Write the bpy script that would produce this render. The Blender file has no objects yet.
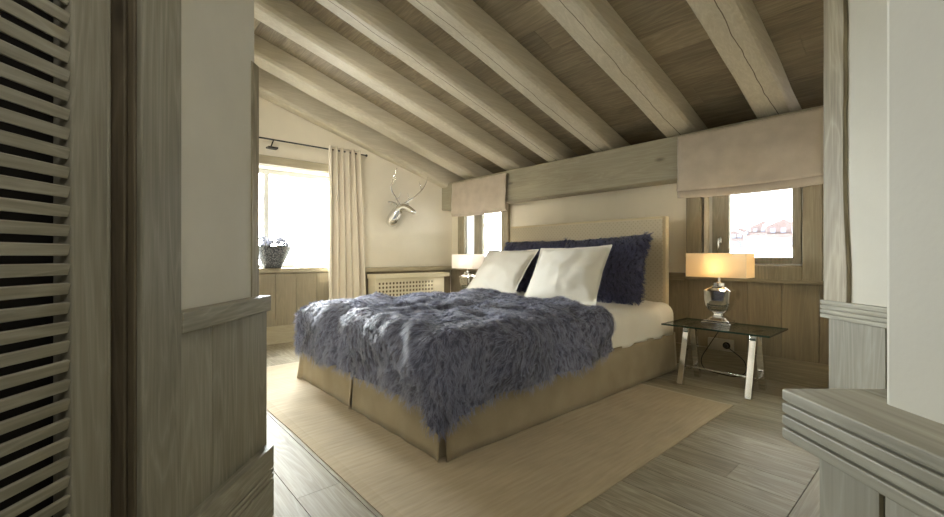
import bpy, bmesh, math, random
import numpy as np
from mathutils import Vector, Matrix, noise as mnoise

random.seed(7)
rng = np.random.default_rng(11)
SC = bpy.context.scene
COL = SC.collection

# ------------------------------------------------------------------ camera
FPX, W_PX, H_PX = 425.0, 944, 517
HALL = math.atan2(425.0, 372.0)            # the passage runs at this angle to the room
cam_d = bpy.data.cameras.new('camera')
cam = bpy.data.objects.new('camera', cam_d)
COL.objects.link(cam)
cam.location = (0, 0, 1.0)
cam.rotation_euler = (math.pi / 2, 0, HALL)
cam_d.sensor_fit = 'HORIZONTAL'
cam_d.sensor_width = 36.0
cam_d.lens = 36.0 * FPX / W_PX
cam_d.shift_y = -2.5 / W_PX
cam_d.clip_start = 0.02
SC.camera = cam

# ------------------------------------------------------------------ sky, lights, exposure
SKY_DIM, SKY_BRIGHT = 1.2, 95.0
world = bpy.data.worlds.new('overcast_sky')
SC.world = world
world.use_nodes = True
bg = world.node_tree.nodes['Background']
bg.inputs[0].default_value = (0.95, 0.97, 1.0, 1)
# overcast sky, much brighter round the hidden sun on the left-hand side of the room
_t = world.node_tree
_tc = _t.nodes.new('ShaderNodeTexCoord')
_dot = _t.nodes.new('ShaderNodeVectorMath')
_dot.operation = 'DOT_PRODUCT'
_dot.inputs[1].default_value = (-0.73, 0.16, 0.66)
_mr = _t.nodes.new('ShaderNodeMapRange')
_mr.interpolation_type = 'SMOOTHSTEP'
_mr.inputs[1].default_value = 0.36
_mr.inputs[2].default_value = 0.95
_mr.inputs[3].default_value = SKY_DIM
_mr.inputs[4].default_value = SKY_BRIGHT
_t.links.new(_tc.outputs['Generated'], _dot.inputs[0])
_t.links.new(_dot.outputs['Value'], _mr.inputs[0])
_t.links.new(_mr.outputs[0], bg.inputs[1])


def area(name, loc, rot, sx, sy, power=0.0, color=(1, 1, 1), portal=False):
    l = bpy.data.lights.new(name, 'AREA')
    l.shape = 'RECTANGLE'
    l.size, l.size_y = sx, sy
    l.energy = power
    l.color = color
    o = bpy.data.objects.new(name, l)
    COL.objects.link(o)
    o.location = loc
    o.rotation_euler = rot
    if portal:
        l.cycles.is_portal = True
    return o


area('sky_portal_head', (-1.12, 4.38, 1.3), (-math.pi / 2, 0, 0), 0.8, 0.8, portal=True)
area('sky_portal_far', (-4.42, 4.38, 1.3), (-math.pi / 2, 0, 0), 0.95, 0.8, portal=True)
area('sky_portal_left', (-5.43, 1.67, 1.44), (0, -math.pi / 2, 0), 1.2, 1.34, portal=True)
# unseen fill light added behind the camera, turned to the louvred side
def aim(o, d):
    o.rotation_euler = Vector(d).to_track_quat('-Z', 'Y').to_euler()


aim(area('hall_fill_light', (0.39, -0.05, 2.7), (0, 0, 0), 0.6, 0.6, 12.5, (1.0, 0.96, 0.90)), (-0.55, -0.15, -0.8))
# unseen fill light added at the near side to brighten the antler wall
room_fill = area('room_fill_light', (-2.7, 0.65, 2.2), (0, 0, 0), 0.8, 0.25, 9.0, (1.0, 0.94, 0.81))
room_fill.data.spread = math.radians(95)
aim(room_fill, (-2.3, 2.3, -1.0))

SC.view_settings.view_transform = 'Standard'
SC.view_settings.look = 'None'
SC.view_settings.exposure = 0.40
SC.view_settings.gamma = 1.0
SC.view_settings.use_curve_mapping = False
SC.cycles.max_bounces = 10
SC.cycles.diffuse_bounces = 6
SC.cycles.transparent_max_bounces = 16
SC.cycles.sample_clamp_indirect = 6.0
SC.cycles.caustics_reflective = False
SC.cycles.caustics_refractive = False

# ------------------------------------------------------------------ materials
def srgb(r, g, b):
    f = lambda c: (c / 255 / 12.92) if c / 255 <= 0.04045 else ((c / 255 + 0.055) / 1.055) ** 2.4
    return (f(r), f(g), f(b), 1.0)


class NT:
    def __init__(self, name):
        self.m = bpy.data.materials.new(name)
        self.m.use_nodes = True
        self.t = self.m.node_tree
        self.n = self.t.nodes
        self.bsdf = self.n['Principled BSDF']
        self.out = self.n['Material Output']

    def node(self, kind, **kw):
        x = self.n.new(kind)
        for k, v in kw.items():
            if k.startswith('i_'):
                key = k[2:]
                key = int(key) if key.isdigit() else key.replace('_', ' ')
                x.inputs[key].default_value = v
            else:
                setattr(x, k, v)
        return x

    def link(self, a, b):
        self.t.links.new(a, b)

    def math(self, op, a, b=None, c=None):
        x = self.n.new('ShaderNodeMath')
        x.operation = op
        for i, v in enumerate((a, b, c)):
            if v is None:
                continue
            if isinstance(v, (int, float)):
                x.inputs[i].default_value = v
            else:
                self.link(v, x.inputs[i])
        return x.outputs[0]

    def mix(self, fac, a, b, blend='MIX'):
        x = self.n.new('ShaderNodeMix')
        x.data_type = 'RGBA'
        x.blend_type = blend
        for i, v in ((0, fac), (6, a), (7, b)):
            if isinstance(v, (int, float)):
                x.inputs[i].default_value = v
            elif isinstance(v, tuple):
                x.inputs[i].default_value = v
            else:
                self.link(v, x.inputs[i])
        return x.outputs[2]

    def ramp(self, fac, stops):
        x = self.n.new('ShaderNodeValToRGB')
        e = x.color_ramp.elements
        while len(e) < len(stops):
            e.new(0.5)
        for el, (p, c) in zip(e, stops):
            el.position = p
            el.color = c
        self.link(fac, x.inputs[0])
        return x.outputs[0]

    def bump(self, h, strength=0.2, dist=0.01):
        x = self.n.new('ShaderNodeBump')
        x.inputs['Strength'].default_value = strength
        x.inputs['Distance'].default_value = dist
        self.link(h, x.inputs['Height'])
        self.link(x.outputs[0], self.bsdf.inputs['Normal'])


def wood(name, light, dark, axis='X', rough=0.55, vary=0.16, contrast=1.0, knots=True, crack=None, scale=1.0, spec=0.35):
    """Brushed, stained softwood with the grain running along one local axis."""
    q = NT(name)
    tc = q.node('ShaderNodeTexCoord')
    geo = q.node('ShaderNodeNewGeometry')
    rnd = geo.outputs['Random Per Island']
    off = q.node('ShaderNodeVectorMath', operation='SCALE')
    comb = q.node('ShaderNodeCombineXYZ', i_0=3.1, i_1=7.7, i_2=5.3)
    q.link(comb.outputs[0], off.inputs[0])
    q.link(rnd, off.inputs['Scale'])
    add = q.node('ShaderNodeVectorMath', operation='ADD')
    q.link(tc.outputs['Object'], add.inputs[0])
    q.link(off.outputs[0], add.inputs[1])
    ax = 'XYZ'.index(axis)
    def mapped(along, across):
        mp = q.node('ShaderNodeMapping')
        s = [across * scale] * 3
        s[ax] = along * scale
        mp.inputs['Scale'].default_value = s
        q.link(add.outputs[0], mp.inputs['Vector'])
        return mp.outputs[0]
    n1 = q.node('ShaderNodeTexNoise', i_Scale=1.0, i_Detail=4.0, i_Distortion=0.8)
    q.link(mapped(0.9, 9.0), n1.inputs['Vector'])
    rings = q.math('FRACT', q.math('MULTIPLY', n1.outputs[0], 9.0))
    rings = q.math('ABSOLUTE', q.math('SUBTRACT', rings, 0.5))
    n2 = q.node('ShaderNodeTexNoise', i_Scale=1.0, i_Detail=3.0)
    q.link(mapped(5.0, 160.0), n2.inputs['Vector'])
    n3 = q.node('ShaderNodeTexNoise', i_Scale=1.0, i_Detail=2.0)
    q.link(mapped(1.2, 3.5), n3.inputs['Vector'])
    line = q.math('POWER', q.math('MULTIPLY', rings, 2.0), 4.0)
    g = q.math('MULTIPLY_ADD', rings, 0.5 * contrast, 0.16)
    g = q.math('ADD', g, q.math('MULTIPLY', line, 0.2 * contrast))
    g = q.math('ADD', g, q.math('MULTIPLY', q.math('SUBTRACT', n2.outputs[0], 0.5), 0.9 * contrast))
    g = q.math('ADD', g, q.math('MULTIPLY', q.math('SUBTRACT', n3.outputs[0], 0.4), 0.9))
    col = q.ramp(g, [(0.0, dark), (1.0, light)])
    if knots:
        vo = q.node('ShaderNodeTexVoronoi', i_Scale=1.0)
        q.link(mapped(1.6, 4.2), vo.inputs['Vector'])
        k = q.math('LESS_THAN', q.node('ShaderNodeSeparateColor').outputs[0], 0.5)
        sepc = q.node('ShaderNodeSeparateColor')
        q.link(vo.outputs['Color'], sepc.inputs[0])
        pick = q.math('GREATER_THAN', sepc.outputs[0], 0.72)
        kn = q.node('ShaderNodeMapRange', i_1=0.03, i_2=0.10, i_3=1.0, i_4=0.0)
        q.link(vo.outputs['Distance'], kn.inputs[0])
        kf = q.math('MULTIPLY', q.math('MULTIPLY', kn.outputs[0], pick), 0.65)
        col = q.mix(kf, col, tuple(c * 0.35 for c in dark[:3]) + (1.0,))
    if crack is not None:
        sx = q.node('ShaderNodeSeparateXYZ')
        q.link(tc.outputs['Object'], sx.inputs[0])
        nc = q.node('ShaderNodeTexNoise', i_Scale=1.6, i_Detail=3.0)
        q.link(tc.outputs['Object'], nc.inputs['Vector'])
        wob = q.math('MULTIPLY_ADD', nc.outputs[0], 0.10, crack - 0.05)
        dd = q.math('ABSOLUTE', q.math('SUBTRACT', sx.outputs[0], wob))
        ck = q.math('LESS_THAN', dd, 0.0028)
        ck = q.math('MULTIPLY', ck, q.math('LESS_THAN', q.math('ADD', sx.outputs[2], q.math('MULTIPLY', sx.outputs[1], 0.293)), 0.02))
        col = q.mix(q.math('MULTIPLY', ck, 0.8), col, srgb(70, 48, 28))
    br = q.math('MULTIPLY_ADD', rnd, 2 * vary, 1.0 - vary)
    hsv = q.node('ShaderNodeHueSaturation')
    q.link(col, hsv.inputs['Color'])
    q.link(br, hsv.inputs['Value'])
    hsv.inputs['Saturation'].default_value = 0.86
    q.link(hsv.outputs[0], q.bsdf.inputs['Base Color'])
    q.bsdf.inputs['Roughness'].default_value = rough
    q.bsdf.inputs['Specular IOR Level'].default_value = spec
    q.bump(g, 0.12, 0.004)
    return q.m


def plaster(name, c, var=0.06):
    q = NT(name)
    tc = q.node('ShaderNodeTexCoord')
    n = q.node('ShaderNodeTexNoise', i_Scale=3.0, i_Detail=6.0, i_Roughness=0.6)
    q.link(tc.outputs['Object'], n.inputs['Vector'])
    col = q.ramp(n.outputs[0], [(0.3, tuple(x * (1 - var) for x in c[:3]) + (1,)), (0.7, c)])
    q.link(col, q.bsdf.inputs['Base Color'])
    q.bsdf.inputs['Roughness'].default_value = 0.6
    q.bsdf.inputs['Specular IOR Level'].default_value = 0.25
    f = q.node('ShaderNodeTexNoise', i_Scale=120.0, i_Detail=3.0)
    q.link(tc.outputs['Object'], f.inputs['Vector'])
    q.bump(f.outputs[0], 0.06, 0.003)
    return q.m


def fabric(name, c, c2=None, weave=500.0, rough=0.9, bump=0.15, stretch=(1, 1, 1), big=6.0, sheen=0.2):
    q = NT(name)
    tc = q.node('ShaderNodeTexCoord')
    mp = q.node('ShaderNodeMapping')
    mp.inputs['Scale'].default_value = stretch
    q.link(tc.outputs['Object'], mp.inputs['Vector'])
    n = q.node('ShaderNodeTexNoise', i_Scale=big, i_Detail=5.0)
    q.link(mp.outputs[0], n.inputs['Vector'])
    w = q.node('ShaderNodeTexNoise', i_Scale=weave, i_Detail=1.0)
    q.link(mp.outputs[0], w.inputs['Vector'])
    c2 = c2 or tuple(x * 0.85 for x in c[:3]) + (1,)
    f = q.math('ADD', q.math('MULTIPLY', n.outputs[0], 0.7), q.math('MULTIPLY', w.outputs[0], 0.3))
    q.link(q.ramp(f, [(0.35, c2), (0.65, c)]), q.bsdf.inputs['Base Color'])
    q.bsdf.inputs['Roughness'].default_value = rough
    q.bsdf.inputs['Sheen Weight'].default_value = sheen
    q.bsdf.inputs['Specular IOR Level'].default_value = 0.15
    q.bump(w.outputs[0], bump, 0.002)
    return q.m


def plain(name, c, rough=0.5, metal=0.0, spec=0.5):
    q = NT(name)
    q.bsdf.inputs['Base Color'].default_value = c
    q.bsdf.inputs['Roughness'].default_value = rough
    q.bsdf.inputs['Metallic'].default_value = metal
    q.bsdf.inputs['Specular IOR Level'].default_value = spec
    return q.m


def thin_glass(name, tint=(0.97, 0.99, 0.98, 1), refl=0.5):
    q = NT(name)
    tr = q.node('ShaderNodeBsdfTransparent')
    tr.inputs[0].default_value = tint
    gl = q.node('ShaderNodeBsdfGlossy', i_Roughness=0.02)
    fr = q.node('ShaderNodeFresnel', i_IOR=1.45)
    mx = q.node('ShaderNodeMixShader')
    q.link(q.math('MULTIPLY', fr.outputs[0], refl), mx.inputs[0])
    q.link(tr.outputs[0], mx.inputs[1])
    q.link(gl.outputs[0], mx.inputs[2])
    q.link(mx.outputs[0], q.out.inputs[0])
    return q.m


def translucent(name, c, amount=0.5):
    q = NT(name)
    d = q.node('ShaderNodeBsdfDiffuse')
    t = q.node('ShaderNodeBsdfTranslucent')
    d.inputs[0].default_value = c
    t.inputs[0].default_value = c
    mx = q.node('ShaderNodeMixShader')
    mx.inputs[0].default_value = amount
    q.link(d.outputs[0], mx.inputs[1])
    q.link(t.outputs[0], mx.inputs[2])
    q.link(mx.outputs[0], q.out.inputs[0])
    return q.m


M = {}
M['hall_z'] = wood('grey_stained_wood_upright', srgb(172, 167, 148), srgb(118, 113, 94), 'Z', vary=0.06, contrast=0.65)
M['hall_y'] = wood('grey_stained_wood_lengthwise', srgb(176, 171, 151), srgb(126, 121, 101), 'Y', vary=0.06, contrast=0.85)
M['recess'] = wood('brown_stained_wood_recess', srgb(118, 106, 82), srgb(82, 72, 54), 'Z', vary=0.05)
M['post'] = wood('light_post_wood', srgb(176, 164, 134), srgb(120, 108, 82), 'Z', vary=0.04, contrast=1.2)
M['panel_x'] = wood('wainscot_wood', srgb(160, 147, 118), srgb(122, 110, 86), 'Z', vary=0.08, contrast=0.6)
M['trim_x'] = wood('trim_wood_along_wall', srgb(170, 158, 128), srgb(130, 118, 93), 'X', vary=0.05)
M['trim_y'] = wood('trim_wood_along_side', srgb(190, 178, 146), srgb(150, 138, 110), 'Y', vary=0.05, contrast=0.6)
M['trim_z'] = wood('trim_wood_upright', srgb(170, 158, 128), srgb(130, 118, 93), 'Z', vary=0.05)
M['sash'] = wood('window_sash_wood', srgb(164, 156, 134), srgb(126, 118, 98), 'Z', vary=0.05, knots=False)
M['ceil'] = wood('ceiling_board_wood', srgb(172, 156, 126), srgb(116, 103, 80), 'X', vary=0.12, rough=0.6, contrast=0.7)
M['header'] = wood('header_beam_wood', srgb(188, 180, 154), srgb(148, 140, 116), 'X', vary=0.0, contrast=0.6)
M['floor'] = wood('limed_oak_floor', srgb(184, 174, 148), srgb(128, 118, 96), 'X', rough=0.55, spec=0.15, vary=0.10, knots=False, contrast=0.9)
M['floor_y'] = wood('limed_oak_floor_border', srgb(192, 182, 156), srgb(140, 130, 106), 'Y', rough=0.55, spec=0.15, vary=0.05, knots=False, contrast=0.9)
M['plaster'] = plaster('cream_plaster', srgb(231, 223, 204))
M['hall_plaster'] = plaster('pale_grey_plaster', srgb(206, 202, 187), 0.10)
M['cream_paint'] = plain('cream_paint', srgb(232, 222, 192), 0.5)
M['dark_gap'] = plain('dark_gap', srgb(30, 26, 20), 0.9)
M['white_frame'] = plain('white_window_frame', srgb(214, 214, 210), 0.4)
M['glass'] = thin_glass('window_glass')
M['table_glass'] = thin_glass('table_glass', (0.93, 0.96, 0.94, 1), 0.6)
M['glass_edge'] = plain('glass_edge', srgb(40, 66, 58), 0.15)
M['chrome'] = plain('polished_chrome', (0.80, 0.80, 0.80, 1), 0.07, 1.0)
M['silver'] = plain('silver_metal', (0.78, 0.77, 0.74, 1), 0.16, 1.0)
M['black'] = plain('black_metal', srgb(28, 26, 24), 0.4)
M['cable'] = plain('black_cable', srgb(18, 17, 16), 0.5)
M['steel'] = plain('brushed_steel_plate', (0.55, 0.53, 0.48, 1), 0.35, 1.0)
M['linen'] = fabric('white_bed_linen', srgb(234, 230, 218), srgb(226, 221, 208), big=3.0)
M['linen_cream'] = fabric('cream_sheet', srgb(228, 216, 188), srgb(216, 202, 172), big=3.0)
M['skirt'] = fabric('beige_linen_skirt', srgb(162, 149, 124), srgb(146, 133, 109), weave=320.0, big=5.0)
M['curtain'] = fabric('beige_curtain_fabric', srgb(220, 211, 193), srgb(206, 196, 177), weave=400, stretch=(1, 1, 0.15), big=12)
M['blind'] = fabric('taupe_blind_fabric', srgb(204, 191, 174), srgb(188, 175, 158), weave=420, big=7, sheen=0.4)
M['blind_fold'] = fabric('taupe_blind_fold', srgb(198, 185, 168), srgb(182, 169, 152), weave=420, big=7)
M['rug'] = None
M['fur'] = None
M['shade'] = translucent('lamp_shade_fabric', srgb(246, 232, 204), 0.45)
M['bulb_glass'] = translucent('lamp_bulb_glass', srgb(250, 244, 232), 0.8)
M['shade_white'] = translucent('white_lamp_shade_fabric', srgb(250, 246, 240), 0.5)
M['snow'] = plain('snow', srgb(240, 242, 246), 0.8)
M['chalet_wood'] = plain('chalet_wood', srgb(54, 40, 36), 0.8)
M['chalet_wall'] = plain('chalet_wall', srgb(84, 80, 80), 0.8)
M['chalet_window'] = plain('chalet_window', srgb(66, 68, 78), 0.6)

# rug: cream wool with fine ribs running along the long side
q = NT('cream_wool_rug')
tc = q.node('ShaderNodeTexCoord')
sx = q.node('ShaderNodeSeparateXYZ')
q.link(tc.outputs['Object'], sx.inputs[0])
wv = q.math('SINE', q.math('MULTIPLY', sx.outputs[0], 150.0))
n = q.node('ShaderNodeTexNoise', i_Scale=2.2, i_Detail=6.0)
q.link(tc.outputs['Object'], n.inputs['Vector'])
mp = q.node('ShaderNodeMapping')
mp.inputs['Scale'].default_value = (60, 5, 5)
q.link(tc.outputs['Object'], mp.inputs['Vector'])
n2 = q.node('ShaderNodeTexNoise', i_Scale=1.0, i_Detail=4.0)
q.link(mp.outputs[0], n2.inputs['Vector'])
f = q.math('ADD', q.math('MULTIPLY', n.outputs[0], 0.55), q.math('MULTIPLY', n2.outputs[0], 0.45))
q.link(q.ramp(f, [(0.35, srgb(164, 146, 116)), (0.65, srgb(190, 173, 141))]), q.bsdf.inputs['Base Color'])
q.bsdf.inputs['Roughness'].default_value = 0.95
q.bsdf.inputs['Sheen Weight'].default_value = 0.3
q.bump(q.math('ADD', q.math('MULTIPLY', wv, 0.3), n2.outputs[0]), 0.25, 0.004)
M['rug'] = q.m


def fur_mat(name, root, tip):
    q = NT(name)
    at = q.node('ShaderNodeAttribute', attribute_name='tip')
    geo = q.node('ShaderNodeNewGeometry')
    c = q.mix(at.outputs['Fac'], root, tip)
    hsv = q.node('ShaderNodeHueSaturation')
    q.link(c, hsv.inputs['Color'])
    q.link(q.math('MULTIPLY_ADD', geo.outputs['Random Per Island'], 0.7, 0.65), hsv.inputs['Value'])
    q.link(hsv.outputs[0], q.bsdf.inputs['Base Color'])
    q.bsdf.inputs['Roughness'].default_value = 0.55
    q.bsdf.inputs['Specular IOR Level'].default_value = 0.3
    q.bsdf.inputs['Sheen Weight'].default_value = 0.25
    return q.m


M['fur'] = fur_mat('slate_blue_lamb_fur', srgb(90, 91, 110), srgb(158, 162, 186))
M['fur_navy'] = fur_mat('navy_lamb_fur', srgb(50, 50, 72), srgb(96, 97, 128))

# headboard: cream cloth woven with a grid of small dots
q = NT('dotted_headboard_cloth')
tc = q.node('ShaderNodeTexCoord')
sx = q.node('ShaderNodeSeparateXYZ')
q.link(tc.outputs['Object'], sx.inputs[0])
px_ = q.math('MULTIPLY', sx.outputs[0], 1 / 0.042)
pz_ = q.math('MULTIPLY', sx.outputs[2], 1 / 0.042)
u = q.math('ADD', px_, pz_)
v = q.math('SUBTRACT', px_, pz_)
fu = q.math('SUBTRACT', q.math('FRACT', u), 0.5)
fv = q.math('SUBTRACT', q.math('FRACT', v), 0.5)
d2 = q.math('ADD', q.math('MULTIPLY', fu, fu), q.math('MULTIPLY', fv, fv))
dot = q.math('LESS_THAN', d2, 0.06)
q.link(q.mix(dot, srgb(200, 188, 162), srgb(186, 173, 146)), q.bsdf.inputs['Base Color'])
q.bsdf.inputs['Roughness'].default_value = 0.85
q.bsdf.inputs['Sheen Weight'].default_value = 0.2
q.bump(q.math('MULTIPLY', dot, -1.0), 0.3, 0.004)
M['headboard'] = q.m
M['headboard_edge'] = fabric('headboard_border_cloth', srgb(216, 200, 166), weave=300)

# hammered bowl
q = NT('hammered_dark_metal')
tc = q.node('ShaderNodeTexCoord')
vo = q.node('ShaderNodeTexVoronoi', i_Scale=75.0)
q.link(tc.outputs['Object'], vo.inputs['Vector'])
q.link(q.ramp(vo.outputs['Distance'], [(0.1, srgb(165, 168, 174)), (0.6, srgb(74, 78, 86))]), q.bsdf.inputs['Base Color'])
q.bsdf.inputs['Metallic'].default_value = 0.7
q.bsdf.inputs['Roughness'].default_value = 0.3
q.bump(vo.outputs['Distance'], 0.6, 0.01)
M['bowl'] = q.m
M['flower'] = translucent('white_dried_petals', srgb(150, 150, 158), 0.1)


# ------------------------------------------------------------------ mesh helpers
class MB:
    def __init__(self):
        self.v, self.f = [], []

    def box(self, x0, x1, y0, y1, z0, z1, rot=None):
        b = len(self.v)
        pts = [(x, y, z) for z in (z0, z1) for y in (y0, y1) for x in (x0, x1)]
        if rot is not None:
            c = Vector(((x0 + x1) / 2, (y0 + y1) / 2, (z0 + z1) / 2))
            pts = [tuple(c + rot @ (Vector(p) - c)) for p in pts]
        self.v += pts
        for q4 in ((0, 2, 3, 1), (4, 5, 7, 6), (0, 1, 5, 4), (2, 6, 7, 3), (0, 4, 6, 2), (1, 3, 7, 5)):
            self.f.append(tuple(b + i for i in q4))
        return self

    def bar(self, p0, p1, w, h, up=(0, 0, 1)):
        """A straight bar with a w x h section between two points."""
        p0, p1 = Vector(p0), Vector(p1)
        d = (p1 - p0).normalized()
        u = Vector(up)
        s = d.cross(u)
        if s.length < 1e-4:
            s = d.cross(Vector((1, 0, 0)))
        s.normalize()
        t = s.cross(d)
        b = len(self.v)
        for p in (p0, p1):
            for a, c in ((-1, -1), (1, -1), (1, 1), (-1, 1)):
                self.v.append(tuple(p + s * (a * w / 2) + t * (c * h / 2)))
        for q4 in ((3, 2, 1, 0), (4, 5, 6, 7), (0, 1, 5, 4), (1, 2, 6, 5), (2, 3, 7, 6), (3, 0, 4, 7)):
            self.f.append(tuple(b + i for i in q4))
        return self

    def tube(self, pts, radii, n=10):
        pts = [Vector(p) for p in pts]
        if isinstance(radii, (int, float)):
            radii = [radii] * len(pts)
        b = len(self.v)
        ref = Vector((0, 0, 1))
        d0 = (pts[1] - pts[0]).normalized()
        if abs(d0.dot(ref)) > 0.95:
            ref = Vector((1, 0, 0))
        s = d0.cross(ref).normalized()
        for i, p in enumerate(pts):
            d = (pts[min(i + 1, len(pts) - 1)] - pts[max(i - 1, 0)]).normalized()
            s = (s - d * s.dot(d)).normalized()
            t = d.cross(s)
            for k in range(n):
                a = 2 * math.pi * k / n
                self.v.append(tuple(p + (s * math.cos(a) + t * math.sin(a)) * radii[i]))
        for i in range(len(pts) - 1):
            for k in range(n):
                k2 = (k + 1) % n
                self.f.append((b + i * n + k, b + i * n + k2, b + (i + 1) * n + k2, b + (i + 1) * n + k))
        self.f.append(tuple(b + k for k in range(n - 1, -1, -1)))
        self.f.append(tuple(b + (len(pts) - 1) * n + k for k in range(n)))
        return self

    def lathe(self, prof, c=(0, 0, 0), n=32, sx=1.0, sy=1.0, square=0.0, closed=False):
        """Rings (r, z) about the vertical; square > 0 squares the section off."""
        b = len(self.v)
        for r, z in prof:
            for k in range(n):
                a = 2 * math.pi * k / n
                ca, sa = math.cos(a), math.sin(a)
                if square:
                    m = (abs(ca) ** square + abs(sa) ** square) ** (1 / square)
                    ca, sa = ca / m, sa / m
                self.v.append((c[0] + r * ca * sx, c[1] + r * sa * sy, c[2] + z))
        m = len(prof)
        for i in range(m - 1 if not closed else m):
            j = (i + 1) % m
            for k in range(n):
                k2 = (k + 1) % n
                self.f.append((b + i * n + k, b + i * n + k2, b + j * n + k2, b + j * n + k))
        if not closed:
            self.f.append(tuple(b + k for k in range(n - 1, -1, -1)))
            self.f.append(tuple(b + (m - 1) * n + k for k in range(n)))
        return self

    def prism(self, poly, axis, a0, a1):
        """Extrude a polygon along an axis; poly gives the two other coordinates in XYZ order."""
        b = len(self.v)
        n = len(poly)
        for a in (a0, a1):
            for p in poly:
                q3 = list(p)
                q3.insert(axis, a)
                self.v.append(tuple(q3))
        for k in range(n):
            k2 = (k + 1) % n
            self.f.append((b + k, b + k2, b + n + k2, b + n + k))
        self.f.append(tuple(b + k for k in range(n - 1, -1, -1)))
        self.f.append(tuple(b + n + k for k in range(n)))
        return self

    def grid(self, P):
        """P[i][j] points."""
        b = len(self.v)
        ni, nj = len(P), len(P[0])
        for row in P:
            self.v += [tuple(p) for p in row]
        for i in range(ni - 1):
            for j in range(nj - 1):
                self.f.append((b + i * nj + j, b + (i + 1) * nj + j, b + (i + 1) * nj + j + 1, b + i * nj + j + 1))
        return self

    def build(self, name, mat, parent=None, bevel=0.0, smooth=False, seg=2, solid=0.0, subsurf=0, origin=None, fix=True):
        me = bpy.data.meshes.new(name)
        vs = self.v
        if origin is not None:
            vs = [(p[0] - origin[0], p[1] - origin[1], p[2] - origin[2]) for p in vs]
        me.from_pydata(vs, [], self.f)
        me.update()
        if fix:
            bm = bmesh.new()
            bm.from_mesh(me)
            bmesh.ops.recalc_face_normals(bm, faces=bm.faces)
            bm.to_mesh(me)
            bm.free()
        if smooth:
            for p in me.polygons:
                p.use_smooth = True
        me.materials.append(mat)
        o = bpy.data.objects.new(name, me)
        COL.objects.link(o)
        if origin is not None:
            o.location = origin
        if parent is not None:
            o.parent = parent
        if solid:
            md = o.modifiers.new('thickness', 'SOLIDIFY')
            md.thickness = solid
            md.offset = 0
        if subsurf:
            md = o.modifiers.new('smooth', 'SUBSURF')
            md.levels = md.render_levels = subsurf
        if bevel:
            md = o.modifiers.new('bevel', 'BEVEL')
            md.width = bevel
            md.segments = seg
            md.limit_method = 'ANGLE'
        return o


def tag(o, label, cat, group=None, kind=None):
    o['label'] = label
    o['category'] = cat
    if group:
        o['group'] = group
    if kind:
        o['kind'] = kind
    return o


def struct(o, label, cat):
    return tag(o, label, cat, kind='structure')


def empty(name, loc=(0, 0, 0), rz=0.0):
    o = bpy.data.objects.new(name, None)
    o.empty_display_size = 0.1
    COL.objects.link(o)
    o.location = loc
    o.rotation_euler = (0, 0, rz)
    return o


def hall(o):
    """Turn an object built in the passage's own axes (x across, y along) into place."""
    o.rotation_euler = (0, 0, HALL)
    return o


def label(o, text):
    o['label'] = text
    return o


# ------------------------------------------------------------------ room shell
XL, XR, YH = -5.15, -0.30, 4.10
TAN = 0.293


def slope_z(y, base=2.10):
    return base + TAN * (4.0 - y)


# floor: boards along X, each a separate strip, with border boards at the right side
mb = MB()
y = -3.0
while y < 4.35:
    w = 0.19
    x = -5.4 - random.random() * 1.2
    while x < 2.2:
        ln = 1.7 + random.random() * 0.9
        x1 = min(x + ln, 2.2)
        if y > 0.80:
            x1 = min(x1, -0.43)
        if x1 - max(x, -5.45) > 0.02:
            mb.box(max(x, -5.45), x1 - 0.0015, y, min(y + w - 0.0035, 4.4), -0.06, 0.0)
        x += ln
        if y > 0.80 and x >= -0.43:
            break
    y += w
floor = struct(mb.build('floor', M['floor']), 'limed oak plank floor running under the bed and rug', 'floor')
mb = MB()
for k in range(4):
    mb.box(-0.428 + 0.19 * k, -0.428 + 0.19 * k + 0.188, 0.835, 4.4, -0.06, 0.0)
mb.build('border_board', M['floor_y'], floor)
MB().box(-5.5, 2.3, -3.1, 4.45, -0.12, -0.062).build('subfloor', M['dark_gap'], floor)

# ceiling: sloping boards across the rafters
ALPHA = math.atan(TAN)
ceil_root = empty('ceiling')
struct(ceil_root, 'sloping boarded wooden ceiling above the beams', 'ceiling')
CZ = 0.20
mb = MB()
yy = 4.40
sl = 1 / math.cos(ALPHA)
while yy > -3.2:
    wy = 0.235
    y0, y1 = yy - wy, yy - 0.003
    x = -5.5 - random.random()
    while x < 2.4:
        ln = 1.8 + random.random() * 1.6
        xa, xb = max(x, -5.5), min(x + ln, 2.4) - 0.002
        b = len(mb.v)
        for (yq, dz) in ((y0, 0), (y1, 0), (y0, 0.03), (y1, 0.03)):
            for xq in (xa, xb):
                mb.v.append((xq, yq, slope_z(yq) + CZ + dz))
        for q4 in ((0, 1, 3, 2), (4, 6, 7, 5), (0, 4, 5, 1), (2, 3, 7, 6), (0, 2, 6, 4), (1, 5, 7, 3)):
            mb.f.append(tuple(b + i for i in q4))
        x += ln
    yy -= wy
mb.build('ceiling_boards', M['ceil'], ceil_root)
mb = MB()
b = 0
for (yq, dz) in ((-3.3, 0.032), (4.5, 0.032), (-3.3, 0.12), (4.5, 0.12)):
    for xq in (-5.6, 2.5):
        mb.v.append((xq, yq, slope_z(yq) + CZ + dz))
mb.f = [(0, 1, 3, 2), (4, 6, 7, 5), (0, 4, 5, 1), (2, 3, 7, 6), (0, 2, 6, 4), (1, 5, 7, 3)]
mb.build('roof_deck', M['dark_gap'], ceil_root)


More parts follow.
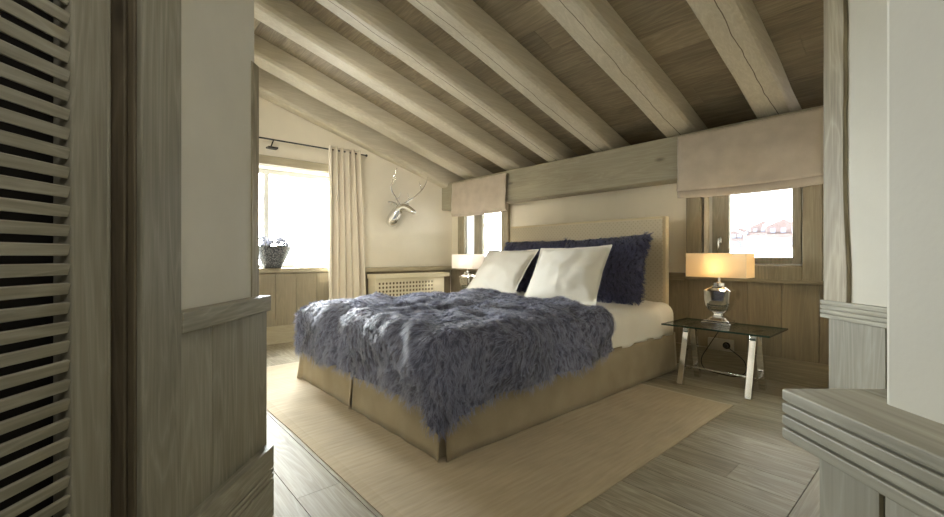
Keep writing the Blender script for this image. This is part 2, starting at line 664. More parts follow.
def wall_with_holes(name, fixed_axis, a0, a1, lo, hi, z0, z1, holes, mat, top=None):
    """Wall slab between a0 and a1 on fixed_axis, running lo..hi, with rectangular holes (l, h, zl, zh)."""
    mb = MB()
    def put(l, h, zl, zh):
        if h - l < 1e-4 or zh - zl < 1e-4:
            return
        if fixed_axis == 'Y':
            mb.box(l, h, a0, a1, zl, zh)
        else:
            mb.box(a0, a1, l, h, zl, zh)
    cur = lo
    for (l, h, zl, zh) in sorted(holes):
        put(cur, l, z0, z1)
        put(l, h, z0, zl)
        put(l, h, zh, z1)
        cur = h
    put(cur, hi, z0, z1)
    return mb.build(name, mat)


HW_R = (-1.47, -0.80, 0.93, 1.66)
HW_L = (-4.82, -4.05, 0.93, 1.66)
LW = (1.02, 2.32, 0.86, 2.02)
wh = struct(wall_with_holes('wall_head', 'Y', YH, YH + 0.30, -5.45, 0.2, 0, 2.085, [HW_L, HW_R], M['plaster']),
            'cream plaster wall behind the headboard with two small windows', 'wall')
# left wall follows the roof slope at its top
def sloped_slab(mb, x0, x1, y0, y1, z0, ztop=None):
    b = len(mb.v)
    for yq in (y0, y1):
        zt = slope_z(yq) + CZ + 0.01 if ztop is None else ztop
        for xq in (x0, x1):
            mb.v.append((xq, yq, z0))
            mb.v.append((xq, yq, zt))
    # 0:x0y0z0 1:x0y0z1 2:x1y0z0 3:x1y0z1 4:x0y1z0 5 6 7
    for q4 in ((0, 2, 3, 1), (4, 5, 7, 6), (0, 1, 5, 4), (2, 6, 7, 3), (1, 3, 7, 5), (0, 4, 6, 2)):
        mb.f.append(tuple(b + i for i in q4))
mb = MB()
sloped_slab(mb, XL - 0.30, XL, -0.2, LW[0], 0)
sloped_slab(mb, XL - 0.30, XL, LW[1], 4.10, 0)
sloped_slab(mb, XL - 0.30, XL, LW[0], LW[1], LW[3])
sloped_slab(mb, XL - 0.30, XL, LW[0], LW[1], 0, LW[2])
struct(mb.build('wall_left', M['plaster']), 'cream plaster gable wall with the curtained window and antlers', 'wall')
mb = MB()
sloped_slab(mb, -5.45, -1.93, 0.18, 0.33, 0)
struct(mb.build('wall_near', M['plaster']), 'cream plaster wall on the near side of the room', 'wall')
mb = MB()
sloped_slab(mb, XR, XR + 0.2, 1.98, 4.10, 0)
struct(mb.build('wall_right', M['plaster']), 'cream plaster wall beyond the right-hand post', 'wall')

# wainscot panels of the head wall and the left wall
def wains_x(mb, x0, x1, y0, y1, z0, z1, w=0.21):
    x = x0
    while x < x1 - 0.02:
        xe = min(x + w, x1)
        mb.box(x, xe - 0.003, y0, y1, z0, z1)
        x = xe
def wains_y(mb, x0, x1, y0, y1, z0, z1, w=0.21):
    yq = y0
    while yq < y1 - 0.02:
        ye = min(yq + w, y1)
        mb.box(x0, x1, yq, ye - 0.003, z0, z1)
        yq = ye
mb = MB(); wains_x(mb, XL, XR, 4.075, 4.10, 0.0, 0.785, 0.235)
t1 = struct(mb.build('trim_1', M['panel_x'], bevel=0.002, seg=1), 'brown vertical board wainscot behind the glass bedside table', 'wainscot')
MB().box(XL, XR, 4.098, 4.0995, 0.0, 0.78).build('joint_backing', M['dark_gap'], t1)
MB().box(XL, -4.97, 4.05, 4.10, 0.785, 0.845).box(-3.90, -1.66, 4.05, 4.10, 0.775, 0.845).build('cap_rail', M['trim_x'], t1, bevel=0.004)
struct(MB().box(XL, XR, 4.05, 4.10, 0.0, 0.19).build('baseboard_head', M['trim_x'], bevel=0.004),
       'plain wooden baseboard under the right-hand window wainscot', 'baseboard')
mb = MB(); wains_y(mb, XL, XL + 0.025, 0.33, 4.05, 0.0, 0.80, 0.235)
t2 = struct(mb.build('trim_2', M['panel_x'], bevel=0.002, seg=1), 'vertical board wainscot below the curtained window', 'wainscot')
MB().box(XL, XL + 0.06, LW[1] + 0.03, 4.05, 0.79, 0.85).build('cap_rail', M['trim_y'], t2, bevel=0.004)
struct(MB().box(XL, XL + 0.05, 0.33, 4.05, 0.0, 0.20).build('baseboard_left', M['trim_y'], bevel=0.004),
       'wooden baseboard below the curtained window', 'baseboard')

# ------------------------------------------------------------------ beams
def ceiling_beam(x0, x1, lbl, lower=0.0, crack=None, yb=4.34, h=0.21, idx=0):
    """A squared log under the roof boards: slightly wavy edges, chamfered corners."""
    cx = (x0 + x1) / 2
    hw = (x1 - x0) / 2
    zb = 0.0
    prof = [(-hw, h), (-hw, 0.022), (-hw + 0.016, 0.0), (hw - 0.04, 0.0), (hw - 0.012, 0.014), (hw, 0.045), (hw, h)]
    ys = np.linspace(yb, 0.36, 40)
    P = []
    org = Vector((cx, yb, slope_z(yb) - lower))
    for yq in ys:
        row = []
        for j, (px, pz) in enumerate(prof):
            wob = 0.010 * mnoise.noise(Vector((idx * 5.7 + j * 0.9, yq * 1.5, 0.3)))
            zw = 0.006 * mnoise.noise(Vector((idx * 3.3 + j * 1.1, yq * 1.2, 4.3))) if pz < h else 0
            row.append((px + wob, yq - yb, slope_z(yq) - lower + pz + zw - org.z))
        P.append(row)
    mb = MB()
    mb.grid(P)
    n = len(prof)
    mb.f.append(tuple(range(n)))
    mb.f.append(tuple((len(P) - 1) * n + k for k in range(n - 1, -1, -1)))
    m = wood('beam_wood', srgb(222, 213, 190), srgb(184, 173, 147), 'Y', vary=0.0, contrast=0.6, crack=crack)
    o = mb.build('ceiling_beam', m)
    o.location = org
    return tag(o, lbl, 'beam', 'sloping ceiling beams')


beams = [(-5.149, -4.99, 'dark ceiling beam lying against the antler wall', 0.10, None),
         (-4.70, -4.47, 'ceiling beam second from the antler wall, ending above the far blind', 0.0, None),
         (-3.876, -3.66, 'ceiling beam landing beside the right edge of the far blind', 0.0, None),
         (-3.186, -2.99, 'ceiling beam fourth from the antler wall, landing on the header', 0.0, 0.02),
         (-2.569, -2.335, 'cracked ceiling beam landing at the middle of the headboard', 0.0, -0.02),
         (-1.798, -1.55, 'ceiling beam landing at the left edge of the near blind', 0.0, 0.0),
         (-1.067, -0.84, 'deeply cracked ceiling beam landing above the middle of the near blind', 0.0, 0.02)]
for i, (a, b_, l_, lw, ck) in enumerate(beams):
    ceiling_beam(a, b_, l_, lw, ck, idx=i, h=0.21 + lw)

mb = MB()
NX = 60
hb = []
xs_h = np.linspace(XL + 0.001, XR - 0.001, NX)
for xq in xs_h:
    w0 = 0.004 * mnoise.noise(Vector((xq * 1.3, 1.0, 0)))
    w1 = 0.004 * mnoise.noise(Vector((xq * 1.3, 5.0, 0)))
    hb.append([(xq, 4.10, 1.69), (xq, 3.91, 1.69 + w0), (xq, 3.90, 1.70 + w0), (xq, 3.90, 2.075 + w1), (xq, 3.91, 2.085 + w1), (xq, 4.10, 2.085)])
for row in hb:
    row.append(row[0])
mb.grid(hb)
mb.f.append(tuple(range(6)))
mb.f.append(tuple((NX - 1) * 7 + k for k in range(5, -1, -1)))
struct(MB().box(XL, XR, 4.36, 4.39, 2.085, 2.34).build('trim_10', M['ceil']), 'shadowed brown board closing the roof behind the beam ends', 'trim')
tag(mb.build('header_beam', M['header']), 'long horizontal wooden beam across the wall above the headboard', 'beam')

# ------------------------------------------------------------------ windows
def head_window(name, xs, lbl, handle=True):
    """xs: casing outer l, casing inner l, stile l, glass l, glass r, stile r / casing inner r, casing outer r."""
    co_l, ci_l, st_l, gl, gr, st_r, co_r = xs
    z0, z1 = 0.80, 1.69
    r = empty(name, (0, 0, 0))
    struct(r, lbl, 'window')
    mb = MB()
    mb.box(co_l, ci_l, 4.055, 4.10, z0, z1)
    mb.box(st_r, co_r, 4.055, 4.10, z0, z1)
    mb.box(ci_l, st_r, 4.055, 4.10, z0, 0.925)
    mb.build('casing', M['trim_z'], r, bevel=0.006)
    MB().box(co_l - 0.01, co_r + 0.01, 4.035, 4.10, 0.785, 0.812).build('sill_moulding', M['trim_x'], r, bevel=0.004)
    MB().box(ci_l, ci_l + 0.012, 4.10, 4.36, 0.93, 1.66).box(st_r - 0.012, st_r, 4.10, 4.36, 0.93, 1.66).box(
        ci_l, st_r, 4.10, 4.36, 0.925, 0.937).build('reveal', M['white_frame'], r)
    mb = MB()
    mb.box(st_l, gl, 4.10, 4.155, 0.93, 1.66)
    mb.box(gr, st_r, 4.10, 4.155, 0.93, 1.66)
    mb.box(gl, gr, 4.10, 4.155, 0.93, 0.99)
    mb.box(gl, gr, 4.10, 4.155, 1.60, 1.66)
    mb.build('sash', M['sash'], r, bevel=0.006)
    MB().box(gl, gr, 4.125, 4.131, 0.99, 1.60).build('glass', M['glass'], r)
    if st_l - ci_l > 0.1:
        MB().box(ci_l, st_l, 4.125, 4.131, 0.93, 1.66).build('glass', M['glass'], r)
    else:
        MB().box(ci_l + 0.012, st_l, 4.12, 4.15, 0.93, 1.66).build('lit_gap_strip', M['white_frame'], r)  # white strip paints the window light caught in the recess gap
    if handle:
        hx = (st_l + gl) / 2
        h = MB().box(hx - 0.012, hx + 0.012, 4.092, 4.10, 1.10, 1.17).tube(
            [(hx, 4.095, 1.15), (hx, 4.055, 1.15), (hx, 4.048, 1.14), (hx, 4.046, 1.03)], 0.009, 8).build('handle', M['chrome'], r, smooth=True)
        label(h, 'chrome lever handle')
    return r


head_window('window_1', (-1.645, -1.52, -1.44, -1.305, -0.858, -0.785, -0.665), 'small wooden window behind the lit lamp, showing snowy chalets')
head_window('window_2', (-4.96, -4.81, -4.64, -4.47, -4.07, -4.045, -3.91), 'small wooden window in the far corner under the far blind', handle=False)

w3 = empty('window_3')
struct(w3, 'large bright window beside the beige curtain with a bowl on its sill', 'window')
mb = MB()
gx0, gx1 = XL - 0.25, XL - 0.19
mb.box(gx0, gx1, LW[0], LW[1], LW[3] - 0.055, LW[3])
mb.box(gx0, gx1, LW[0], LW[1], LW[2], LW[2] + 0.04)
mb.box(gx0, gx1, LW[0], LW[0] + 0.06, LW[2] + 0.04, LW[3] - 0.055)
mb.box(gx0, gx1, LW[1] - 0.06, LW[1], LW[2] + 0.04, LW[3] - 0.055)
mb.box(gx0, gx1, 1.44, 1.50, LW[2] + 0.04, LW[3] - 0.055)
mb.build('frame', M['white_frame'], w3, bevel=0.005)
MB().box(gx0 + 0.02, gx0 + 0.026, LW[0] + 0.06, 1.44, LW[2] + 0.04, LW[3] - 0.055).build('glass', M['glass'], w3)
MB().box(gx0 + 0.02, gx0 + 0.026, 1.50, LW[1] - 0.06, LW[2] + 0.04, LW[3] - 0.055).build('glass', M['glass'], w3)
MB().box(XL - 0.19, XL + 0.06, LW[0] - 0.04, LW[1] + 0.02, 0.81, 0.862).build('sill', M['trim_y'], w3, bevel=0.006)
MB().box(XL - 0.02, XL + 0.05, LW[0] - 0.1, LW[1] - 0.05, 2.03, 2.13).build('lintel', M['trim_y'], w3, bevel=0.006)

# ------------------------------------------------------------------ passage, left side (built across / along)
mb = MB()
mb.box(-1.05, -0.82, 1.137, 1.60, 0.0, 3.9)
mb.box(-1.05, -0.88, -1.6, 1.137, 0.0, 3.9)
struct(hall(mb.build('wall_hall_left', M['hall_plaster'])), 'pale plaster passage wall above the left chair rail', 'wall')
mb = MB()
yq = 1.138
for wq in (0.175, 0.40):
    mb.box(-0.82, -0.80, yq, min(yq + wq - 0.004, 1.658), 0.0, 0.80)
    yq += wq
t3 = struct(hall(mb.build('trim_3', M['hall_z'], bevel=0.002, seg=1)), 'grey board wainscot under the left passage chair rail', 'wainscot')


def grooved_rail(mb, xa, xb, y0, y1, z0, z1, side, grooves=3, gd=0.006, lip=0.0):
    """Moulding whose visible face (side +1 faces +x, -1 faces -x) carries horizontal grooves."""
    n = grooves + 1
    step = (z1 - z0) / n
    poly = []
    face = xb if side > 0 else xa
    back = xa if side > 0 else xb
    s = 1 if side > 0 else -1
    poly.append((back, z0))
    for k in range(n):
        zl, zh = z0 + k * step, z0 + (k + 1) * step
        g = 0.0014
        c = 0.0012
        poly += [(face - s * c, zl + (g if k else 0)), (face, zl + (g if k else 0) + c), (face, zh - (g if k < n - 1 else 0) - c), (face - s * c, zh - (g if k < n - 1 else 0))]
        if k < n - 1:
            poly += [(face - s * gd, zh - g), (face - s * gd, zh + g)]
    poly.append((back, z1))
    # polygon lies in x,z and is swept along y
    mb.prism(poly, 1, y0, y1)


MB_r = MB()
MB_r.box(-0.83, -0.775, 1.138, 1.643, 0.79, 0.848)
MB_r.build('cap_rail', M['hall_y'], t3, bevel=0.003)
# the parent carries the turn
mb2 = MB().box(-0.84, -0.765, 1.138, 1.643, 0.0, 0.145)
mb2.box(-0.84, -0.765, 1.138, 1.643, 0.149, 0.165).box(-0.84, -0.765, 1.138, 1.643, 0.169, 0.185).box(-0.84, -0.765, 1.138, 1.643, 0.189, 0.27)
mb2.box(-0.83, -0.771, 1.138, 1.639, 0.01, 0.26)
struct(hall(mb2.build('baseboard_hall_left', M['hall_y'], bevel=0.002)), 'tall grooved baseboard at the foot of the left passage wall', 'baseboard')
mb = MB().box(-0.86, -0.775, 0.998, 1.136, 0.0, 3.85)
t4 = struct(hall(mb.build('trim_4', M['hall_z'], bevel=0.004)), 'wide upright grey board beside the louvred door', 'door casing')
MB().box(-0.875, -0.836, 0.962, 0.998, 0, 3.85).box(-0.838, -0.806, 0.986, 0.9975, 0, 3.85).box(-0.803, -0.785, 0.989, 0.9975, 0, 3.85).build('rebate', M['recess'], t4, bevel=0.003)
MB().tube([(-0.824, 0.957, 0.0), (-0.824, 0.957, 3.85)], 0.008, 10).build('bead', M['hall_z'], t4)
mb = MB().box(-0.90, -0.815, 1.575, 1.628, 0.80, 1.725)
struct(hall(mb.build('trim_5', M['post'], bevel=0.003)), 'narrow upright wooden strip on the end of the left passage wall', 'trim')

d1 = hall(empty('door_1'))
struct(d1, 'grey louvred wooden door at the left edge', 'door')
MB().box(-0.855, -0.815, 0.866, 0.950, 0.0, 3.0).build('stile', M['hall_z'], d1, bevel=0.003)
MB().box(-0.855, -0.815, 0.10, 0.184, 0.0, 3.0).build('stile', M['hall_z'], d1, bevel=0.003)
mb = MB()
z = 0.06
rot = Matrix.Rotation(math.radians(14), 3, 'Y')
while z < 2.96:
    mb.box(-0.8275, -0.8195, 0.184, 0.866, z, z + 0.0235, rot)
    z += 0.0392
mb.build('slats', M['hall_y'], d1, bevel=0.0012, seg=1)
MB().box(-0.8785, -0.876, 0.10, 0.950, 0.0, 3.0).build('gap_shade_sheet', M['dark_gap'], d1)  # near-black sheet paints the shade between the slats

# ------------------------------------------------------------------ passage, right side
mb = MB()
mb.box(0.434, 1.45, -1.6, 0.448, 0.0, 4.3)
struct(hall(mb.build('wall_pillar', M['hall_plaster'], bevel=0.006)), 'rounded white plaster pier close by at the right edge', 'wall')
mb = MB()
yq = 0.474
for wq in (0.075, 0.19, 0.19, 0.19):
    mb.box(0.386, 0.440, yq - wq + 0.002, yq, 0.0, 0.80)
    yq -= wq
t6 = struct(hall(mb.build('trim_6', M['hall_z'], bevel=0.002, seg=1)), 'upright grey boards under the near right ledge', 'wainscot')
mb = MB()
grooved_rail(mb, 0.3625, 0.45, -0.4, 0.497, 0.788, 0.845, -1, grooves=3, gd=0.006)
ledge = struct(hall(mb.build('trim_7', M['hall_y'], bevel=0.0006, seg=1)), 'thick grooved wooden ledge jutting in at the lower right', 'ledge')
MB().box(0.45, 1.45, 0.40, 0.497, 0.788, 0.845).build('return_rail', M['hall_y'], ledge, bevel=0.002)
mb = MB().box(1.247, 1.45, 0.45, 1.49, 0.80, 4.0).box(1.27, 1.45, 0.45, 1.49, 0.0, 0.80)
struct(hall(mb.build('wall_hall_right', M['hall_plaster'])), 'pale plaster wall strip beside the right-hand wooden post', 'wall')
mb = MB()
P = []
for zq in np.linspace(0.845, 3.75, 50):
    e = 1.405 + 0.012 * mnoise.noise(Vector((0.2, 0.4, zq * 2.2))) + 0.004 * mnoise.noise(Vector((3.2, 0.4, zq * 7)))
    P.append([(1.30, e, zq), (1.243, e, zq), (1.237, e + 0.006, zq), (1.237, 1.495, zq), (1.243, 1.502, zq), (1.30, 1.502, zq), (1.30, e, zq)])
mb.grid(P)
struct(hall(mb.build('trim_8', M['post'])), 'tall natural-edged wooden post right of the near blind', 'post')
mb = MB()
yq = 1.498
for wq in (0.21, 0.22, 0.22, 0.22):
    mb.box(1.256, 1.28, yq - wq + 0.002, yq, 0.0, 0.80)
    yq -= wq
t9 = struct(hall(mb.build('trim_9', M['hall_z'], bevel=0.002, seg=1)), 'pale board wainscot below the right-hand post', 'wainscot')
mb = MB()
grooved_rail(mb, 1.23, 1.30, 0.45, 1.503, 0.785, 0.846, -1, grooves=3, gd=0.005)
mb.build('cap_rail', M['hall_y'], t9, bevel=0.0006, seg=1)
mb = MB().box(-1.05, 1.45, -1.75, -1.6, 0.0, 4.6)
struct(hall(mb.build('wall_hall_back', M['hall_plaster'])), 'plaster wall closing the passage behind the viewer', 'wall')

# ------------------------------------------------------------------ rug
mb = MB()
NXr, NYr = 60, 50
def rug_pt(i, j, top):
    x = -4.08 + (3.095 * i / NXr)
    yq = 0.818 + (2.36 * j / NYr)
    ex = 0.006 * mnoise.noise(Vector((x * 2, yq * 2, 0)))
    return (x + (ex if i in (0, NXr) else 0), yq + (ex if j in (0, NYr) else 0), top)
mb.grid([[rug_pt(i, j, 0.014 if 0 < i < NXr and 0 < j < NYr else 0.006) for j in range(NYr + 1)] for i in range(NXr + 1)])
b = len(mb.v)
rim = [(i, 0) for i in range(NXr)] + [(NXr, j) for j in range(NYr)] + [(i, NYr) for i in range(NXr, 0, -1)] + [(0, j) for j in range(NYr, 0, -1)]
for (i, j) in rim:
    p = rug_pt(i, j, 0.0005)
    mb.v.append(p)
nr = len(rim)
for k in range(nr):
    k2 = (k + 1) % nr
    i, j = rim[k]
    i2, j2 = rim[k2]
    mb.f.append((i * (NYr + 1) + j, i2 * (NYr + 1) + j2, b + k2, b + k))
mb.f.append(tuple(b + k for k in range(nr)))
tag(mb.build('rug', M['rug'], smooth=False), 'large cream wool rug under the bed on the oak floor', 'rug')

# ------------------------------------------------------------------ bed
BX0, BX1, BY0, BY1 = -3.51, -1.63, 1.24, 3.79
bed = empty('bed', ((BX0 + BX1) / 2, (BY0 + BY1) / 2, 0))
tag(bed, 'double bed with beige skirt and dotted cream headboard under the fur throw', 'bed')
BO = bed.location


def bed_part(mb, name, mat, **kw):
    o = mb.build(name, mat, bed, **kw)
    o.matrix_parent_inverse = Matrix.Translation(BO).inverted()
    return o


def skirt_run(p0, p1, out, n=60, seed=0.0, open0=0.0, open1=0.0):
    """One hanging panel between two points, flaring a little towards the floor."""
    p0, p1, out = Vector(p0), Vector(p1), Vector(out)
    rows = []
    for k in range(9):
        t = k / 8.0
        zq = 0.335 - t * (0.335 - 0.016)
        row = []
        for i in range(n + 1):
            u = i / n
            p = p0.lerp(p1, u)
            fl = 0.016 * t + 0.007 * t * mnoise.noise(Vector((u * 9 + seed, t * 0.8, seed)))
            edge = max(0.0, 1 - u / 0.05) * open0 + max(0.0, 1 - (1 - u) / 0.05) * open1
            p = p + out * (fl + edge * t)
            row.append((p.x, p.y, zq))
        rows.append(row)
    return rows


mid = (BX0 + BX1) / 2 + 0.0
for (p0, p1, out, sd, o0, o1) in (
        ((BX0, BY0, 0), (mid - 0.004, BY0, 0), (0, -1, 0), 1.0, 0.03, 0.022),
        ((mid + 0.004, BY0, 0), (BX1, BY0, 0), (0, -1, 0), 2.0, 0.004, 0.012),
        ((BX1, BY0 + 0.004, 0), (BX1, BY1, 0), (1, 0, 0), 3.0, 0.012, 0.0),
        ((BX0, BY1, 0), (BX0, BY0, 0), (-1, 0, 0), 4.0, 0.0, 0.02)):
    mb = MB(); mb.grid(skirt_run(p0, p1, out, seed=sd, open0=o0, open1=o1))
    bed_part(mb, 'skirt_panel', M['skirt'], smooth=True, solid=0.004)
for (px, py) in ((mid, BY0 + 0.02), (BX1 - 0.02, BY0 + 0.02)):
    mb = MB().box(px - 0.05, px + 0.05, py - 0.004, py, 0.02, 0.33) if px == mid else MB().bar((px - 0.03, py + 0.0, 0.02), (px - 0.03, py, 0.33), 0.05, 0.05)
    bed_part(mb, 'pleat_lining', M['skirt'])
mb = MB().box(BX0 + 0.045, BX1 - 0.045, BY0 + 0.045, BY1, 0.03, 0.325)
bed_part(mb, 'base', M['skirt'], bevel=0.01)
mb = MB().box(BX0 + 0.03, BX1 - 0.03, BY0 + 0.04, BY1, 0.328, 0.545)
bed_part(mb, 'mattress', M['linen_cream'], bevel=0.06, seg=5, smooth=True)
mb = MB().box(-3.63, -1.715, 3.80, 3.87, 0.02, 1.36)
bed_part(mb, 'headboard', M['headboard_edge'], bevel=0.012, seg=3)
mb = MB().box(-3.605, -1.74, 3.792, 3.803, 0.10, 1.337)
bed_part(mb, 'headboard_cushion', M['headboard'], bevel=0.006, seg=2)

# white duvet: lies on the mattress, hangs over both sides
def drape(a, b, xl, xr, yf, top, r):
    """Map flat cloth coordinates to a draped point over a box with rounded edges."""
    ex = np.where(a > xr - r, a - (xr - r), np.where(a < xl + r, a - (xl + r), 0.0))
    ey = np.where(b < yf + r, b - (yf + r), 0.0)
    E = np.hypot(ex, ey)
    Es = np.maximum(E, 1e-6)
    out = np.where(E < math.pi * r / 2, r * np.sin(np.minimum(E / r, math.pi / 2)), r)
    dz = np.where(E < math.pi * r / 2, r * (1 - np.cos(np.minimum(E / r, math.pi / 2))), r + E - math.pi * r / 2)
    cx = np.clip(a, xl + r, xr - r)
    cy = np.maximum(b, yf + r)
    return cx + ex / Es * out, cy + ey / Es * out, top - dz, E


mb = MB()
na, nb = 90, 70
A = np.linspace(-3.51 - 0.215, -1.63 + 0.215, na)
Bv = np.linspace(1.40, 3.76, nb)
P = []
for i, a in enumerate(A):
    row = []
    for j, b_ in enumerate(Bv):
        hem = 0.02 * mnoise.noise(Vector((b_ * 3.0, 1.0 if a > -2.6 else 6.0, 0)))
        aa = a + (hem if i in (0, na - 1) else 0)
        x, yq, zq, E = drape(np.array(aa), np.array(b_), -3.525, -1.630, 0.2, 0.578, 0.095)
        nz = 0.014 * mnoise.noise(Vector((a * 4, b_ * 4, 1.7))) + 0.006 * mnoise.noise(Vector((a * 11, b_ * 11, 3.7)))
        side = 1 if a > -2.6 else -1
        k = min(1.0, float(E) / 0.15)
        fold = 0.010 * math.sin(b_ * 26 + 2.5 * mnoise.noise(Vector((b_ * 2, 0, 0)))) * k
        row.append((float(x) + side * (fold + 0.012 * k * mnoise.noise(Vector((b_ * 5, a * 3, 8)))), float(yq), float(zq) + nz * (1 - 0.6 * k)))
    P.append(row)
mb.grid(P)
duvet = tag(mb.build('duvet', M['linen'], smooth=True, solid=0.012), 'white duvet showing at the head end of the bed beside the pillows', 'duvet')

# ------------------------------------------------------------------ fur
def strands(name_seed, P0, N0, flow, key, length, width, lift, sag=0.25, clump=0.6, curl=0.010):
    """Ribbons: arrays of roots, normals, comb directions and clump keys (root centre index)."""
    r = np.random.default_rng(name_seed)
    n = len(P0)
    uniq, inv = np.unique(key, return_inverse=True)
    inv = inv.reshape(-1)
    cnt = np.bincount(inv)
    C0 = np.stack([np.bincount(inv, P0[:, k]) / cnt for k in range(3)], 1)
    cl_flow = r.normal(0, 1, (len(uniq), 3))
    cl_len = r.uniform(0.75, 1.25, len(uniq))
    cl_ph = r.uniform(0, 6.28, len(uniq))
    L = length * cl_len[inv] * r.uniform(0.8, 1.15, n)
    D = flow + 0.55 * cl_flow[inv] + 0.18 * r.normal(0, 1, (n, 3))
    D -= N0 * (D * N0).sum(1, keepdims=True)
    D /= np.linalg.norm(D, axis=1, keepdims=True) + 1e-6
    S = np.cross(N0, D)
    T = np.array([0.0, 0.3, 0.65, 1.0])
    W = np.array([1.0, 0.95, 0.8, 0.25]) * width
    V = np.zeros((n, 4, 2, 3), np.float32)
    for k, t in enumerate(T):
        toC = (C0[inv] - P0)
        p = P0 + L[:, None] * (N0 * (lift * (t - 0.45 * t * t)) + D * (t ** 1.4) * 0.85) + toC * (clump * t)
        p = p + S * (curl * np.sin(cl_ph[inv] + 5.0 * t) * t)[:, None] + D * (curl * np.cos(cl_ph[inv] + 5.0 * t) * t)[:, None]
        p[:, 2] -= sag * L * t * t
        ww = (W[k] * 0.5)
        V[:, k, 0] = p - S * ww
        V[:, k, 1] = p + S * ww
    tip = np.tile(np.repeat(T.astype(np.float32), 2), n)
    return V.reshape(-1, 3), tip


def fur_mesh(name, base_v, base_f, SV, tipv, mat):
    nb_ = len(base_v)
    ns = len(SV) // 8
    V = np.concatenate([np.asarray(base_v, np.float32), SV])
    st = (np.arange(ns) * 8 + nb_)[:, None]
    quads = np.concatenate([st + np.array([[2 * k, 2 * k + 1, 2 * k + 3, 2 * k + 2]]) for k in range(3)], 0)
    F = np.concatenate([np.asarray(base_f, np.int64), quads]).astype(np.int32)
    me = bpy.data.meshes.new(name)
    me.vertices.add(len(V))
    me.vertices.foreach_set('co', V.ravel())
    me.loops.add(F.size)
    me.loops.foreach_set('vertex_index', F.ravel())
    me.polygons.add(len(F))
    me.polygons.foreach_set('loop_start', np.arange(len(F), dtype=np.int32) * 4)
    me.polygons.foreach_set('loop_total', np.full(len(F), 4, np.int32))
    me.polygons.foreach_set('use_smooth', np.ones(len(F), bool))
    at = me.attributes.new('tip', 'FLOAT', 'POINT')
    at.data.foreach_set('value', np.concatenate([np.zeros(nb_, np.float32), tipv]))
    me.update(calc_edges=True)
    me.validate()
    me.materials.append(mat)
    o = bpy.data.objects.new(name, me)
    COL.objects.link(o)
    return o


def sample_grid(G, mask, n, seed):
    """Random points on the quads of a point grid; returns points, normals and flat cell coordinates."""
    r = np.random.default_rng(seed)
    e1 = G[1:, :-1] - G[:-1, :-1]
    e2 = G[:-1, 1:] - G[:-1, :-1]
    cr = np.cross(e1, e2)
    ar = np.linalg.norm(cr, axis=2) * mask
    pr = (ar / ar.sum()).ravel()
    idx = r.choice(len(pr), n, p=pr)
    ii, jj = np.divmod(idx, ar.shape[1])
    u, v = r.random(n)[:, None], r.random(n)[:, None]
    Pq = (G[ii, jj] * (1 - u) * (1 - v) + G[ii + 1, jj] * u * (1 - v) + G[ii, jj + 1] * (1 - u) * v + G[ii + 1, jj + 1] * u * v)
    # smooth vertex normals
    du = np.gradient(G, axis=0)
    dv = np.gradient(G, axis=1)
    NN = np.cross(du, dv)
    NN /= np.linalg.norm(NN, axis=2, keepdims=True) + 1e-9
    Nq = (NN[ii, jj] + NN[ii + 1, jj + 1] + NN[ii + 1, jj] + NN[ii, jj + 1])
    Nq /= np.linalg.norm(Nq, axis=1, keepdims=True) + 1e-9
    return Pq, Nq, ii + u[:, 0], jj + v[:, 0]


# throw
XLt, XRt, YFt, TOP, RR = -3.44, -1.575, 1.185, 0.618, 0.11
na, nb = 150, 150
av = np.linspace(XLt - 0.42, XRt + 0.50, na)
bv = np.linspace(YFt - 0.52, 3.32, nb)
AA, BB = np.meshgrid(av, bv, indexing='ij')
gx, gy, gz, EE = drape(AA, BB, XLt, XRt, YFt, TOP, RR)
bump = np.zeros_like(gx)
foldn = np.zeros_like(gx)
for i in range(na):
    for j in range(nb):
        a, b_ = AA[i, j], BB[i, j]
        bump[i, j] = 0.045 * mnoise.noise(Vector((a * 3.6, b_ * 3.6, 2.1))) + 0.028 * mnoise.noise(Vector((a * 9, b_ * 9, 7.1)))
        foldn[i, j] = mnoise.noise(Vector((a * 5.0, b_ * 5.0, 12.4)))
k = np.clip(EE / 0.2, 0, 1)
G = np.stack([gx, gy, gz], 2)
du = np.gradient(G, axis=0); dv = np.gradient(G, axis=1)
NN = np.cross(du, dv)
NN /= np.linalg.norm(NN, axis=2, keepdims=True) + 1e-9
G = G + NN * (bump + 0.022 * k * foldn + 0.012)[:, :, None]
hemn = np.array([[mnoise.noise(Vector((a * 3, b_ * 3, 20.0))) for b_ in bv] for a in av])
t_r = np.clip((2.75 - BB) / 1.5, 0, 1)
right_lim = 0.29 + 0.10 * t_r
front_lim = 0.36 + 0.0 * AA
exx = np.abs(np.where(AA > XRt - RR, AA - XRt + RR, np.where(AA < XLt + RR, AA - XLt - RR, 0)))
eyy = np.where(BB < YFt + RR, YFt + RR - BB, 0)
wgt = exx / (exx + eyy + 1e-6)
lim = right_lim * wgt + front_lim * (1 - wgt) + RR * 0.57 + 0.08 * np.clip(4 * wgt * (1 - wgt), 0, 1) * (AA > -2.6)
tt = (XRt - AA) / (XRt - XLt)
keep = (EE < lim + 0.03 * hemn) & (BB < 2.70 + 0.42 * np.clip(tt, 0, 1) + 0.05 * hemn)
cm = keep[:-1, :-1] & keep[1:, :-1] & keep[:-1, 1:] & keep[1:, 1:]
ids = np.arange(na * nb).reshape(na, nb)
ci, cj = np.nonzero(cm)
bf = np.stack([ids[ci, cj], ids[ci + 1, cj], ids[ci + 1, cj + 1], ids[ci, cj + 1]], 1)
used = np.unique(bf)
remap = -np.ones(na * nb, int)
remap[used] = np.arange(len(used))
base_v = G.reshape(-1, 3)[used]
bf = remap[bf]
NSTR = 150000
Pq, Nq, fi, fj = sample_grid(G, cm.astype(float), NSTR, 3)
